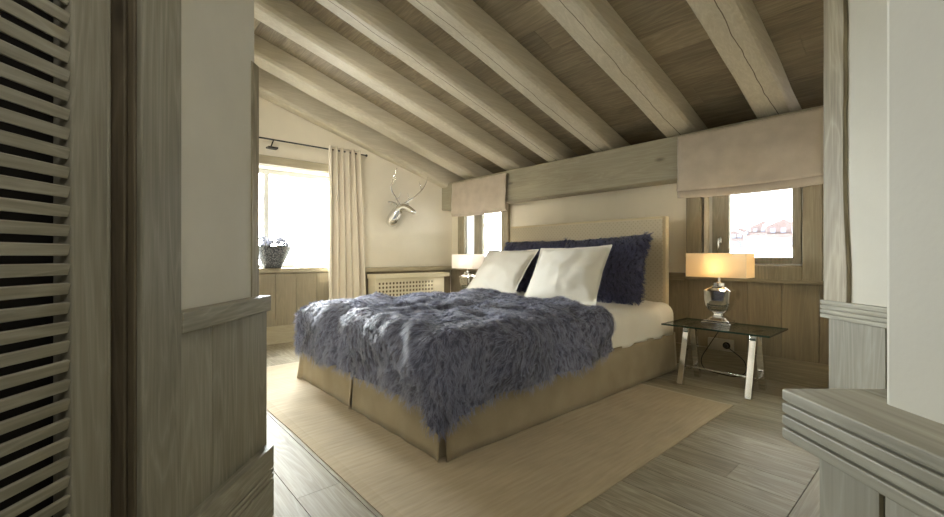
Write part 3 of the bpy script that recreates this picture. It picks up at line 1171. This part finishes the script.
down = np.array([0.25, -0.55, 0.0]) + np.zeros_like(Nq)
down[:, 2] = -1.2 * (1 - np.abs(Nq[:, 2]))
sw = np.stack([np.sin(Pq[:, 0] * 7 + 3 * np.sin(Pq[:, 1] * 5)), np.cos(Pq[:, 1] * 6 + 2.5 * np.sin(Pq[:, 0] * 6)), np.zeros(NSTR)], 1)
flow = down * 0.9 + sw * 0.7
cell = 0.020
uu = fi * (av[1] - av[0]) / cell + 0.6 * np.sin(fj * 0.9)
vv = fj * (bv[1] - bv[0]) / cell + 0.6 * np.sin(fi * 0.7)
key = np.floor(uu).astype(int) * 10000 + np.floor(vv).astype(int)
SV, tipv = strands(5, Pq, Nq, flow, key, 0.046, 0.0017, 0.75, sag=0.15, clump=0.55, curl=0.009)
throw = fur_mesh('fur_throw', base_v, bf, SV, tipv, M['fur'])
tag(throw, 'shaggy slate blue fur throw spread over the foot of the bed', 'throw')


# ------------------------------------------------------------------ pillows
def pillow_grid(w, h, t, n=36, flange=0.0, seed=0.0, wob=0.012):
    """Two faces of a cushion as point grids in its own axes: x wide, z tall, y thick."""
    front = np.zeros((n + 1, n + 1, 3)); back = np.zeros((n + 1, n + 1, 3))
    for i in range(n + 1):
        for j in range(n + 1):
            u, v = -1 + 2 * i / n, -1 + 2 * j / n
            fu = max(0.0, 1 - abs(u) / (1 - flange)) if flange else 1 - abs(u)
            fv = max(0.0, 1 - abs(v) / (1 - flange)) if flange else 1 - abs(v)
            th = t / 2 * (min(1, fu * 1.0) ** 0.42) * (min(1, fv * 1.0) ** 0.42)
            pin = 1 - 0.055 * (1 - u * u) * abs(v) ** 2
            pin2 = 1 - 0.055 * (1 - v * v) * abs(u) ** 2
            x, z = u * w / 2 * pin2, v * h / 2 * pin
            nz = wob * mnoise.noise(Vector((u * 2.2 + seed, v * 2.2, seed)))
            edge = 0.008 * mnoise.noise(Vector((u * 4 + seed, v * 4, seed + 9)))
            front[i, j] = (x, -th - nz * (1 if th > 0 else 0) + edge, z)
            back[i, j] = (x, th + nz * (1 if th > 0 else 0) + edge + 0.002, z)
    return front, back


def soft_pillow(name, w, h, t, loc, lean, rz, roll, mat, lbl, group, seed):
    f_, b_ = pillow_grid(w, h, t, 36, 0.09, seed)
    mb = MB()
    mb.grid(f_.tolist())
    mb.grid(b_.tolist())
    o = mb.build(name, mat, smooth=True, fix=False)
    bm = bmesh.new(); bm.from_mesh(o.data)
    bmesh.ops.remove_doubles(bm, verts=bm.verts, dist=0.004)
    bmesh.ops.recalc_face_normals(bm, faces=bm.faces)
    bm.to_mesh(o.data); bm.free()
    md = o.modifiers.new('smooth', 'SUBSURF'); md.levels = md.render_levels = 1
    o.location = loc
    o.rotation_euler = (Matrix.Rotation(rz, 3, 'Z') @ Matrix.Rotation(-lean, 3, 'X') @ Matrix.Rotation(roll, 3, 'Y')).to_euler()
    return tag(o, lbl, 'pillow', group)


soft_pillow('pillow', 0.80, 0.60, 0.23, (-3.24, 3.235, 0.835), math.radians(38), math.radians(-3), 0.0, M['linen'],
            'white pillow on the window side, left of the other white pillow', 'white pillows on the bed', 1.3)
soft_pillow('pillow', 0.74, 0.60, 0.25, (-2.29, 3.105, 0.840), math.radians(34), math.radians(4), math.radians(-2), M['linen'],
            'white flanged pillow nearer the lit lamp, in front of navy fur', 'white pillows on the bed', 5.1)


def fur_pillow(w, h, t, loc, lean, rz, roll, lbl, seed, nst=34000):
    f_, b_ = pillow_grid(w, h, t, 30, 0.0, seed, 0.02)
    V = np.concatenate([f_.reshape(-1, 3), b_.reshape(-1, 3)])
    n1 = f_.shape[0]
    ids = np.arange(n1 * n1).reshape(n1, n1)
    q1 = np.stack([ids[:-1, :-1].ravel(), ids[1:, :-1].ravel(), ids[1:, 1:].ravel(), ids[:-1, 1:].ravel()], 1)
    q2 = q1[:, ::-1] + n1 * n1
    F = np.concatenate([q1, q2])
    svs, tps = [], []
    for gi, (Gp, sgn) in enumerate(((f_, 1), (b_, -1))):
        m_ = np.ones((n1 - 1, n1 - 1))
        m = nst if gi == 0 else nst // 3
        Pp, Np, fi, fj = sample_grid(Gp, m_, m, 40 + int(seed * 10) + gi)
        if (Np[:, 1] * sgn).mean() > 0:
            Np = -Np
        fl = np.stack([0.5 * np.sign(Pp[:, 0]) * np.abs(Pp[:, 0]) * 2, np.zeros(m), -0.9 + 0 * Pp[:, 2]], 1) + np.stack(
            [np.sin(Pp[:, 2] * 14 + seed), np.zeros(m), np.cos(Pp[:, 0] * 14)], 1) * 0.7
        ky = np.floor(fi * w / n1 / 0.02).astype(int) * 10000 + np.floor(fj * h / n1 / 0.02).astype(int)
        sv, tp = strands(int(seed * 100) + gi, Pp, Np, fl, ky, 0.042, 0.0018, 0.75, sag=0.2, clump=0.55, curl=0.008)
        svs.append(sv); tps.append(tp)
    o = fur_mesh('fur_pillow', V, F, np.concatenate(svs), np.concatenate(tps), M['fur_navy'])
    o.location = loc
    o.rotation_euler = (Matrix.Rotation(rz, 3, 'Z') @ Matrix.Rotation(-lean, 3, 'X') @ Matrix.Rotation(roll, 3, 'Y')).to_euler()
    return tag(o, lbl, 'pillow', 'navy fur pillows against the headboard')


fur_pillow(0.86, 0.60, 0.20, (-3.12, 3.56, 0.89), math.radians(22), math.radians(0), 0.0,
           'navy fur pillow mostly hidden behind the left white pillow', 2.0)
fur_pillow(0.86, 0.64, 0.22, (-2.19, 3.50, 0.885), math.radians(24), math.radians(2), math.radians(-3),
           'navy fur pillow showing its fluffy right side by the headboard edge', 4.0)

# ------------------------------------------------------------------ bedside tables and lamps
TZ = 0.46


def bedside_table(cx, lbl):
    """Glass top on two chrome A-frame trestles, centred at cx along the wall."""
    r = empty('bedside_table', (cx, 3.585, 0))
    tag(r, lbl, 'bedside table', 'glass bedside tables on chrome trestles')
    g = MB().box(-0.36, 0.36, -0.235, 0.235, TZ - 0.006, TZ + 0.006).build('glass_top', M['table_glass'], r)
    mb = MB()
    e = 0.0025
    mb.box(-0.361, 0.361, -0.2365, -0.2345, TZ - 0.006, TZ + 0.006).box(-0.361, 0.361, 0.2345, 0.2365, TZ - 0.006, TZ + 0.006)
    mb.box(-0.362, -0.360, -0.2365, 0.2365, TZ - 0.006, TZ + 0.006).box(0.360, 0.362, -0.2365, 0.2365, TZ - 0.006, TZ + 0.006)
    mb.build('polished_edge', M['glass_edge'], g)
    for sx_ in (-0.235, 0.225):
        tr = MB().box(sx_ - 0.022, sx_ + 0.022, -0.10, 0.10, TZ - 0.024, TZ - 0.0065).build('trestle_head', M['chrome'], r, bevel=0.003)
        for sy_, top in ((-0.185, -0.06), (0.150, 0.045)):
            MB().bar((sx_, sy_, 0.0), (sx_, top, TZ - 0.022), 0.042, 0.046, (0, 1, 0)).build('leg', M['chrome'], r, bevel=0.003)
        for zr in (0.10, 0.17, 0.24):
            u0 = 0.150 + (0.045 - 0.150) * zr / 0.44
            v0 = -0.185 + (0.125) * zr / 0.44
            if zr == 0.10:
                MB().bar((sx_, v0, zr), (sx_, u0, zr), 0.014, 0.014).build('rung', M['chrome'], r)
    MB().tube([(-0.235, 0.03, 0.10), (0.225, 0.03, 0.10)], 0.008, 10).build('stretcher', M['chrome'], r, smooth=True)
    return r


def table_lamp(x, y, watts, colour, shade, lbl):
    r = empty('table_lamp', (x, y, TZ + 0.0065))
    tag(r, lbl, 'lamp', 'bedside lamps with rectangular shades')
    # squared urn on a stepped foot
    mb = MB()
    mb.box(-0.105, 0.105, -0.085, 0.085, 0.0, 0.018).box(-0.092, 0.092, -0.073, 0.073, 0.018, 0.032)
    mb.build('foot', M['chrome'], r, bevel=0.004)
    prof = [(0.078, 0.032), (0.060, 0.050), (0.036, 0.066), (0.034, 0.078), (0.052, 0.092), (0.072, 0.112), (0.086, 0.145), (0.094, 0.190),
            (0.097, 0.235), (0.099, 0.262), (0.088, 0.270), (0.078, 0.276), (0.046, 0.292), (0.044, 0.300)]
    MB().lathe(prof, n=48, sx=1.0, sy=0.78, square=7).build('body', M['chrome'], r, smooth=True).modifiers.new('e', 'EDGE_SPLIT').split_angle = math.radians(35)
    MB().lathe([(0.048, 0.300), (0.048, 0.322), (0.020, 0.326), (0.012, 0.330), (0.011, 0.372)], n=24).build('neck', M['silver'], r, smooth=False)
    # shade: four walls open at the top and bottom
    W2, D2, z0, z1, t = 0.215, 0.10, 0.368, 0.556, 0.003
    mb = MB()
    mb.box(-W2, W2, -D2, -D2 + t, z0, z1).box(-W2, W2, D2 - t, D2, z0, z1)
    mb.box(-W2, -W2 + t, -D2 + t, D2 - t, z0, z1).box(W2 - t, W2, -D2 + t, D2 - t, z0, z1)
    sh = mb.build('lamp_shade', shade, r)
    MB().bar((-W2, 0, 0.40), (W2, 0, 0.40), 0.004, 0.004).bar((0, -D2, 0.40), (0, D2, 0.40), 0.004, 0.004).build('spider', M['silver'], r)
    MB().lathe([(0.010, 0.372), (0.013, 0.39), (0.026, 0.42), (0.030, 0.445), (0.022, 0.468), (0.004, 0.478)], n=16).build('bulb', M['bulb_glass'], r, smooth=True)
    l = bpy.data.lights.new('lamp_light', 'POINT')
    l.energy = watts
    l.color = colour
    l.shadow_soft_size = 0.03
    lo = bpy.data.objects.new('lamp_light', l)
    COL.objects.link(lo)
    lo.parent = r
    lo.location = (0, -0.045, 0.445)
    return r


bedside_table(-1.185, 'glass bedside table on chrome trestle legs under the near window')
bedside_table(-4.30, 'glass bedside table hidden behind the bed in the far corner')
table_lamp(-1.24, 3.68, 2.6, (1.0, 0.74, 0.42), M['shade'], 'lit chrome urn lamp with rectangular shade on the near glass table')
table_lamp(-4.29, 3.68, 7.0, (1.0, 0.93, 0.86), M['shade_white'], 'lamp with pale rectangular shade in the far corner behind the pillows')

# socket and cable
so = empty('wall_socket', (-1.355, 4.05, 0.232))
tag(so, 'double steel wall socket on the wainscot behind the chrome table legs', 'socket')
MB().box(-0.10, 0.10, -0.008, 0.024, -0.05, 0.05).build('plate', M['steel'], so, bevel=0.003)
for dx in (-0.05, 0.05):
    MB().lathe([(0.030, -0.0012), (0.030, 0.0012)], n=20).build('socket_face', (M['steel'] if dx < 0 else M['dark_gap']), so).rotation_euler = (math.pi / 2, 0, 0)
    so.children[-1].location = (dx, -0.0095, 0)
pts = [(-1.24, 3.76, 0.47), (-1.27, 3.835, 0.463), (-1.29, 3.85, 0.40), (-1.40, 3.93, 0.24), (-1.48, 3.97, 0.10), (-1.44, 3.95, 0.02), (-1.30, 3.93, 0.008),
       (-1.20, 3.94, 0.008), (-1.14, 3.97, 0.05), (-1.16, 4.0, 0.13), (-1.25, 4.01, 0.20), (-1.305, 4.025, 0.228)]
def spline(pts, n=8):
    P_ = [Vector(p) for p in pts]
    P_ = [P_[0]] + P_ + [P_[-1]]
    out = []
    for i in range(1, len(P_) - 2):
        p0, p1, p2, p3 = P_[i - 1:i + 3]
        for k in range(n):
            t = k / n
            out.append(0.5 * ((2 * p1) + (p2 - p0) * t + (2 * p0 - 5 * p1 + 4 * p2 - p3) * t * t + (3 * p1 - p0 - 3 * p2 + p3) * t ** 3))
    out.append(P_[-2])
    return out
cable = tag(MB().tube(spline(pts), 0.0038, 8).build('power_cable', M['cable'], smooth=True), 'black lamp cable hanging under the glass table to the socket', 'cable')
MB().tube([(-1.305, 4.036, 0.232), (-1.305, 4.012, 0.232)], 0.018, 14).build('plug', M['cable'], cable)

# ------------------------------------------------------------------ blinds
def roman_blind(x0, x1, ztop, zfold, zbot, y, lbl, seed, side_pinch=0.012):
    r = empty('roman_blind', ((x0 + x1) / 2, y, ztop))
    tag(r, lbl, 'blind', 'taupe roman blinds')
    cx = (x0 + x1) / 2
    def sheet(za, zb, yoff, bulge, sag):
        rows = []
        for k in range(25):
            t = k / 24
            row = []
            for i in range(41):
                u = -1 + 2 * i / 40
                z_ = za + (zb - za) * t - sag * (1 - u * u) * t - ztop
                wv_ = 0.020 * mnoise.noise(Vector((u * 1.8 + seed, t * 1.6, seed))) + 0.007 * mnoise.noise(Vector((u * 6 + seed, t * 5, seed)))
                edge = 0.016 * max(0, (abs(u) - 0.86) / 0.14) ** 2 * math.sin(t * math.pi)
                xx = u * (x1 - x0) / 2 * (1 - side_pinch * math.sin(math.pi * min(1, t * 1.05)))
                row.append((xx, yoff - bulge * math.sin(math.pi * t) * 0.6 - bulge * t * 0.8 + wv_ * min(1, t * 4, (1 - t) * 5) + edge, z_))
            rows.append(row)
        return rows
    MB().grid(sheet(ztop, zfold, 0.0, 0.028, 0.012)).build('blind_fabric', M['blind'], r, smooth=True, solid=0.004)
    rows = []
    lo = []
    for k, (dy, tz) in enumerate(((-0.012, 0.10), (-0.014, 0.03), (-0.012, 0.006), (-0.002, 0.0), (0.012, 0.004), (0.022, 0.03), (0.026, 0.10))):
        row = []
        for i in range(41):
            u = -1 + 2 * i / 40
            row.append((u * (x1 - x0) / 2 * 1.0, dy + 0.004 + 0.004 * mnoise.noise(Vector((u * 4 + seed, k * 0.3, 5))), zbot + tz - 0.016 * (1 - u * u) - ztop))
        rows.append(row)
    MB().grid(rows).build('lower_fold', M['blind_fold'], r, smooth=True, solid=0.004)
    MB().box(x0 - cx, x1 - cx, 0.004, 0.05, -0.03, 0.0).build('head_rail', M['trim_x'], r)
    return r


roman_blind(-1.63, -0.615, 2.05, 1.57, 1.512, 3.845, 'taupe roman blind over the near window behind the lit lamp', 1.0)
roman_blind(-4.83, -3.735, 2.045, 1.60, 1.572, 3.845, 'taupe roman blind over the far corner window', 6.0)
pc = empty('blind_pull_cord', (-0.60, 3.99, 1.62))
tag(pc, 'thin blind pull cord hanging right of the near window', 'cord')
MB().tube([(0, 0, 0.0), (0, 0, -0.86)], 0.0025, 6).build('cord', M['cable'], pc)
for dz in (-0.30, -0.42, -0.86):
    MB().lathe([(0.003, -0.03), (0.009, -0.02), (0.009, 0.01), (0.003, 0.03)], (0, 0, dz), n=12).build('weight', M['black'], pc, smooth=True)

# ------------------------------------------------------------------ curtain and rod
rod = empty('curtain_rod', (-5.0, 1.5, 2.29))
tag(rod, 'thin black curtain rod on a bracket above the large window', 'curtain rod')
MB().tube([(0, -1.05, 0), (0, 1.06, 0)], 0.009, 10).build('pole', M['black'], rod, smooth=True)
MB().lathe([(0.004, -0.016), (0.014, -0.01), (0.016, 0.0), (0.014, 0.01), (0.004, 0.016)], n=14).build('finial', M['black'], rod, smooth=True).location = (0, 1.075, 0)
mb = MB().box(-0.150, -0.138, -0.09, -0.03, -0.075, -0.055).tube([(-0.14, -0.06, -0.062), (-0.05, -0.06, -0.06), (0, -0.05, 0.0)], 0.008, 8)
mb.box(-0.15, -0.07, -0.085, 0.02, -0.076, -0.058)
mb.build('bracket', M['black'], rod)
rows = []
for k in range(40):
    t = k / 39
    z_ = 2.325 - t * 2.31
    row = []
    for i in range(141):
        u = i / 140
        half = 0.205 + 0.055 * t
        amp = 0.038 * (1 - 0.15 * t) * (0.9 + 0.2 * math.sin(u * 9))
        ph = u * 2 * math.pi * 5.5 + 0.5 * mnoise.noise(Vector((u * 4, t * 1.3, 0)))
        yq = 2.275 + 0.055 * t + (u - 0.5) * 2 * half + 0.010 * mnoise.noise(Vector((u * 6, t * 2, 3)))
        row.append((-4.985 + amp * math.sin(ph) + 0.02 * t * mnoise.noise(Vector((u * 3, t * 2, 9))), yq, z_))
    rows.append(row)
tag(MB().grid(rows).build('curtain', M['curtain'], smooth=True, solid=0.004), 'long beige pleated curtain hanging right of the large window', 'curtain')

# ------------------------------------------------------------------ radiator cover
rc = empty('radiator_cover', (-5.10, 3.12, 0))
tag(rc, 'cream radiator cover with square lattice grille below the antlers', 'radiator cover')
yc = 3.12
MB().box(0.005, 0.235, 2.63 - yc, 3.83 - yc, 0.705, 0.762).build('top_shelf', M['cream_paint'], rc, bevel=0.006)
mb = MB()
mb.box(0.175, 0.20, 2.65 - yc, 2.69 - yc, 0.0, 0.704).box(0.175, 0.20, 3.57 - yc, 3.75 - yc, 0.0, 0.704)
mb.box(0.175, 0.20, 2.69 - yc, 3.57 - yc, 0.665, 0.704).box(0.175, 0.20, 2.69 - yc, 3.57 - yc, 0.0, 0.20)
mb.box(0.005, 0.175, 3.725 - yc, 3.75 - yc, 0.0, 0.704).box(0.005, 0.175, 2.65 - yc, 2.675 - yc, 0.0, 0.704)
mb.build('case', M['cream_paint'], rc)
mb = MB()
ny, nz = 17, 9
for k in range(ny + 1):
    yq = 2.69 - yc + 0.88 * k / ny
    mb.box(0.182, 0.192, yq - 0.012, yq + 0.012, 0.20, 0.665)
for k in range(nz + 1):
    zq = 0.20 + 0.465 * k / nz
    mb.box(0.180, 0.1925, 2.69 - yc, 3.57 - yc, zq - 0.012, zq + 0.012)
mb.build('lattice_grille', M['cream_paint'], rc)
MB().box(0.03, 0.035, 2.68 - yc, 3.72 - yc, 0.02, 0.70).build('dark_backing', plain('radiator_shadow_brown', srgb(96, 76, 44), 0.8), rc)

# ------------------------------------------------------------------ silver stag head
sh = empty('stag_head', (XL + 0.001, 3.02, 1.55))
tag(sh, 'silver stag head with branching antlers on the cream wall', 'wall ornament')
mb = MB()
mb.tube([(0.0, -0.02, -0.10), (0.045, -0.02, -0.095), (0.085, -0.005, -0.02), (0.12, 0.03, 0.06), (0.16, 0.055, 0.10), (0.20, 0.08, 0.115), (0.25, 0.11, 0.095), (0.30, 0.14, 0.06), (0.335, 0.16, 0.035), (0.35, 0.168, 0.025)],
        [0.060, 0.085, 0.085, 0.072, 0.064, 0.064, 0.052, 0.040, 0.036, 0.018], 18)
mb.build('head', M['silver'], sh, smooth=True, subsurf=1)
for s in (-1, 1):
    e0 = Vector((0.155, 0.055 + s * 0.04, 0.145))
    MB().tube([e0, e0 + Vector((-0.03, s * 0.05, 0.018)), e0 + Vector((-0.04, s * 0.10, 0.03)), e0 + Vector((-0.04, s * 0.14, 0.028))], [0.012, 0.024, 0.020, 0.003], 10).build('ear', M['silver'], sh, smooth=True, subsurf=1)
ant = {-1: [(0.16, 0.035, 0.15), (0.17, 0.0, 0.20), (0.185, -0.08, 0.29), (0.20, -0.115, 0.365), (0.23, -0.11, 0.45), (0.28, -0.072, 0.611)],
       1: [(0.18, 0.085, 0.15), (0.19, 0.15, 0.20), (0.20, 0.27, 0.28), (0.215, 0.39, 0.40), (0.235, 0.43, 0.49), (0.25, 0.447, 0.574)]}
for s, pts in ant.items():
    an = MB().tube(spline(pts, 5), [0.014 - 0.011 * i / (5 * (len(pts) - 1)) for i in range(5 * (len(pts) - 1) + 1)], 10).build('antler', M['silver'], sh, smooth=True)
    tines = [((0.172, -0.01, 0.21), (0.22, 0.0, 0.25), (0.25, 0.0, 0.31)), ((0.205, -0.115, 0.38), (0.26, -0.10, 0.43), (0.28, -0.09, 0.48))] if s < 0 else \
            [((0.19, 0.15, 0.20), (0.20, 0.16, 0.25), (0.20, 0.145, 0.31)), ((0.21, 0.36, 0.37), (0.21, 0.345, 0.43), (0.20, 0.33, 0.49))]
    for tpts in tines:
        MB().tube(spline(tpts, 4), [0.009 - 0.007 * i / 8 for i in range(9)], 8).build('tine', M['silver'], an, smooth=True)

# ------------------------------------------------------------------ bowl with dried flowers on the sill
bw = empty('bowl', (-5.115, 1.475, 0.8625))
tag(bw, 'hammered dark metal bowl on the sill of the large window', 'bowl')
prof = [(0.0005, 0.0), (0.085, 0.0), (0.095, 0.006), (0.130, 0.075), (0.170, 0.16), (0.207, 0.245), (0.212, 0.25), (0.205, 0.25), (0.165, 0.165), (0.120, 0.07), (0.08, 0.02), (0.0005, 0.016)]
MB().lathe(prof, n=48).build('vessel', M['bowl'], bw, smooth=True)
fl = empty('dried_flowers', (-5.115, 1.475, 0.885))
tag(fl, 'white dried flower heads heaped in the hammered bowl', 'flowers')
r2 = random.Random(4)
for k in range(40):
    a = r2.random() * 6.28
    rr = 0.165 * math.sqrt(r2.random())
    c = Vector((rr * math.cos(a), rr * math.sin(a), 0.205 + 0.125 * r2.random() * (1.15 - rr * 2)))
    mb = MB()
    for p in range(11):
        d = Vector((r2.gauss(0, 1), r2.gauss(0, 1), r2.gauss(0.5, 0.8))).normalized()
        s_ = d.cross(Vector((0.3, 0.2, 1))).normalized()
        ln, wd = 0.030 + 0.016 * r2.random(), 0.010 + 0.006 * r2.random()
        up_ = d.cross(s_)
        b = len(mb.v)
        mb.v += [tuple(c), tuple(c + d * ln * 0.5 + s_ * wd), tuple(c + d * ln + up_ * 0.012), tuple(c + d * ln * 0.5 - s_ * wd)]
        mb.f.append((b, b + 1, b + 2, b + 3))
    base = Vector((c.x * 0.35, c.y * 0.35, 0.0))
    mb.tube([base, (base + c) / 2 + Vector((0, 0, 0.01)), c], 0.0014, 5)
    mb.build('flower_head', M['flower'], fl, fix=False)

# ------------------------------------------------------------------ outside: snow slope and chalets seen through the near window
mb = MB()
rows = []
for i in range(30):
    row = []
    for j in range(30):
        x = -150 + 260 * i / 29
        yq = 4.8 + 260 * (j / 29) ** 1.4
        row.append((x, yq, -4.5 + 0.06 * (yq - 4.8) + 0.3 * mnoise.noise(Vector((x * 0.08, yq * 0.08, 0)))))
    rows.append(row)
mb.grid(rows)
mb.grid([[(-5.7 - 80 * (i / 9), -30 + 40 * j / 9, -4.5) for j in range(10)] for i in range(10)])
struct(mb.build('snow_ground', M['snow'], smooth=True), 'snow covered hillside outside the near window', 'snow')


def chalet(x, yq, z0, w, d, h, lbl, rz=0.0):
    r = empty('chalet', (x, yq, z0), rz)
    tag(r, lbl, 'chalet', 'chalets on the snowy hillside')
    MB().box(-w / 2, w / 2, -d / 2, d / 2, -2.5, h * 0.5).build('stone_wall', M['chalet_wall'], r)
    MB().prism([(-w / 2, h * 0.5), (w / 2, h * 0.5), (w / 2, h), (0, h * 1.32), (-w / 2, h)], 1, -d / 2, d / 2).build('timber_wall', M['chalet_wood'], r)
    s = 0.64 * h / (w)
    mb = MB()
    mb.prism([(-w * 0.6, h * 0.94), (0, h * 1.33), (0, h * 1.45), (-w * 0.6, h * 1.06)], 1, -d * 0.62, d * 0.6)
    mb.prism([(w * 0.6, h * 0.94), (w * 0.6, h * 1.06), (0, h * 1.45), (0, h * 1.33)], 1, -d * 0.62, d * 0.6)
    mb.build('roof', M['snow'], r)
    MB().box(-w * 0.5, w * 0.5, -d / 2 - 0.9, -d / 2, h * 0.48, h * 0.53).box(-w * 0.5, w * 0.5, -d / 2 - 0.9, -d / 2 - 0.82, h * 0.53, h * 0.66).build('balcony', M['chalet_wood'], r)
    for zz in (0.16, 0.72):
        for xx in (-0.3, 0.0, 0.3):
            MB().box(xx * w - 0.5, xx * w + 0.5, -d / 2 - 0.06, -d / 2 + 0.05, h * zz - 0.1, h * zz + 1.15).build('window', M['chalet_window'], r)


# along the line of sight through the near window
for (rx, yq, w, h, lbl) in (
        (-0.2568, 165.0, 7.0, 5.6, 'chalet with snowy roof seen through the middle of the near window'),
        (-0.2238, 130.0, 7.0, 5.6, 'lower chalet at the right of the near window view'),
        (-0.2950, 180.0, 5.6, 4.2, 'distant chalet left of the middle of the near window view'),
        (-0.3080, 140.0, 4.6, 3.8, 'small chalet at the left edge of the near window view')):
    chalet(rx * yq, yq, -4.5 + 0.06 * (yq - 4.8) - 0.2, w, 6.0, h, lbl, 0.25)
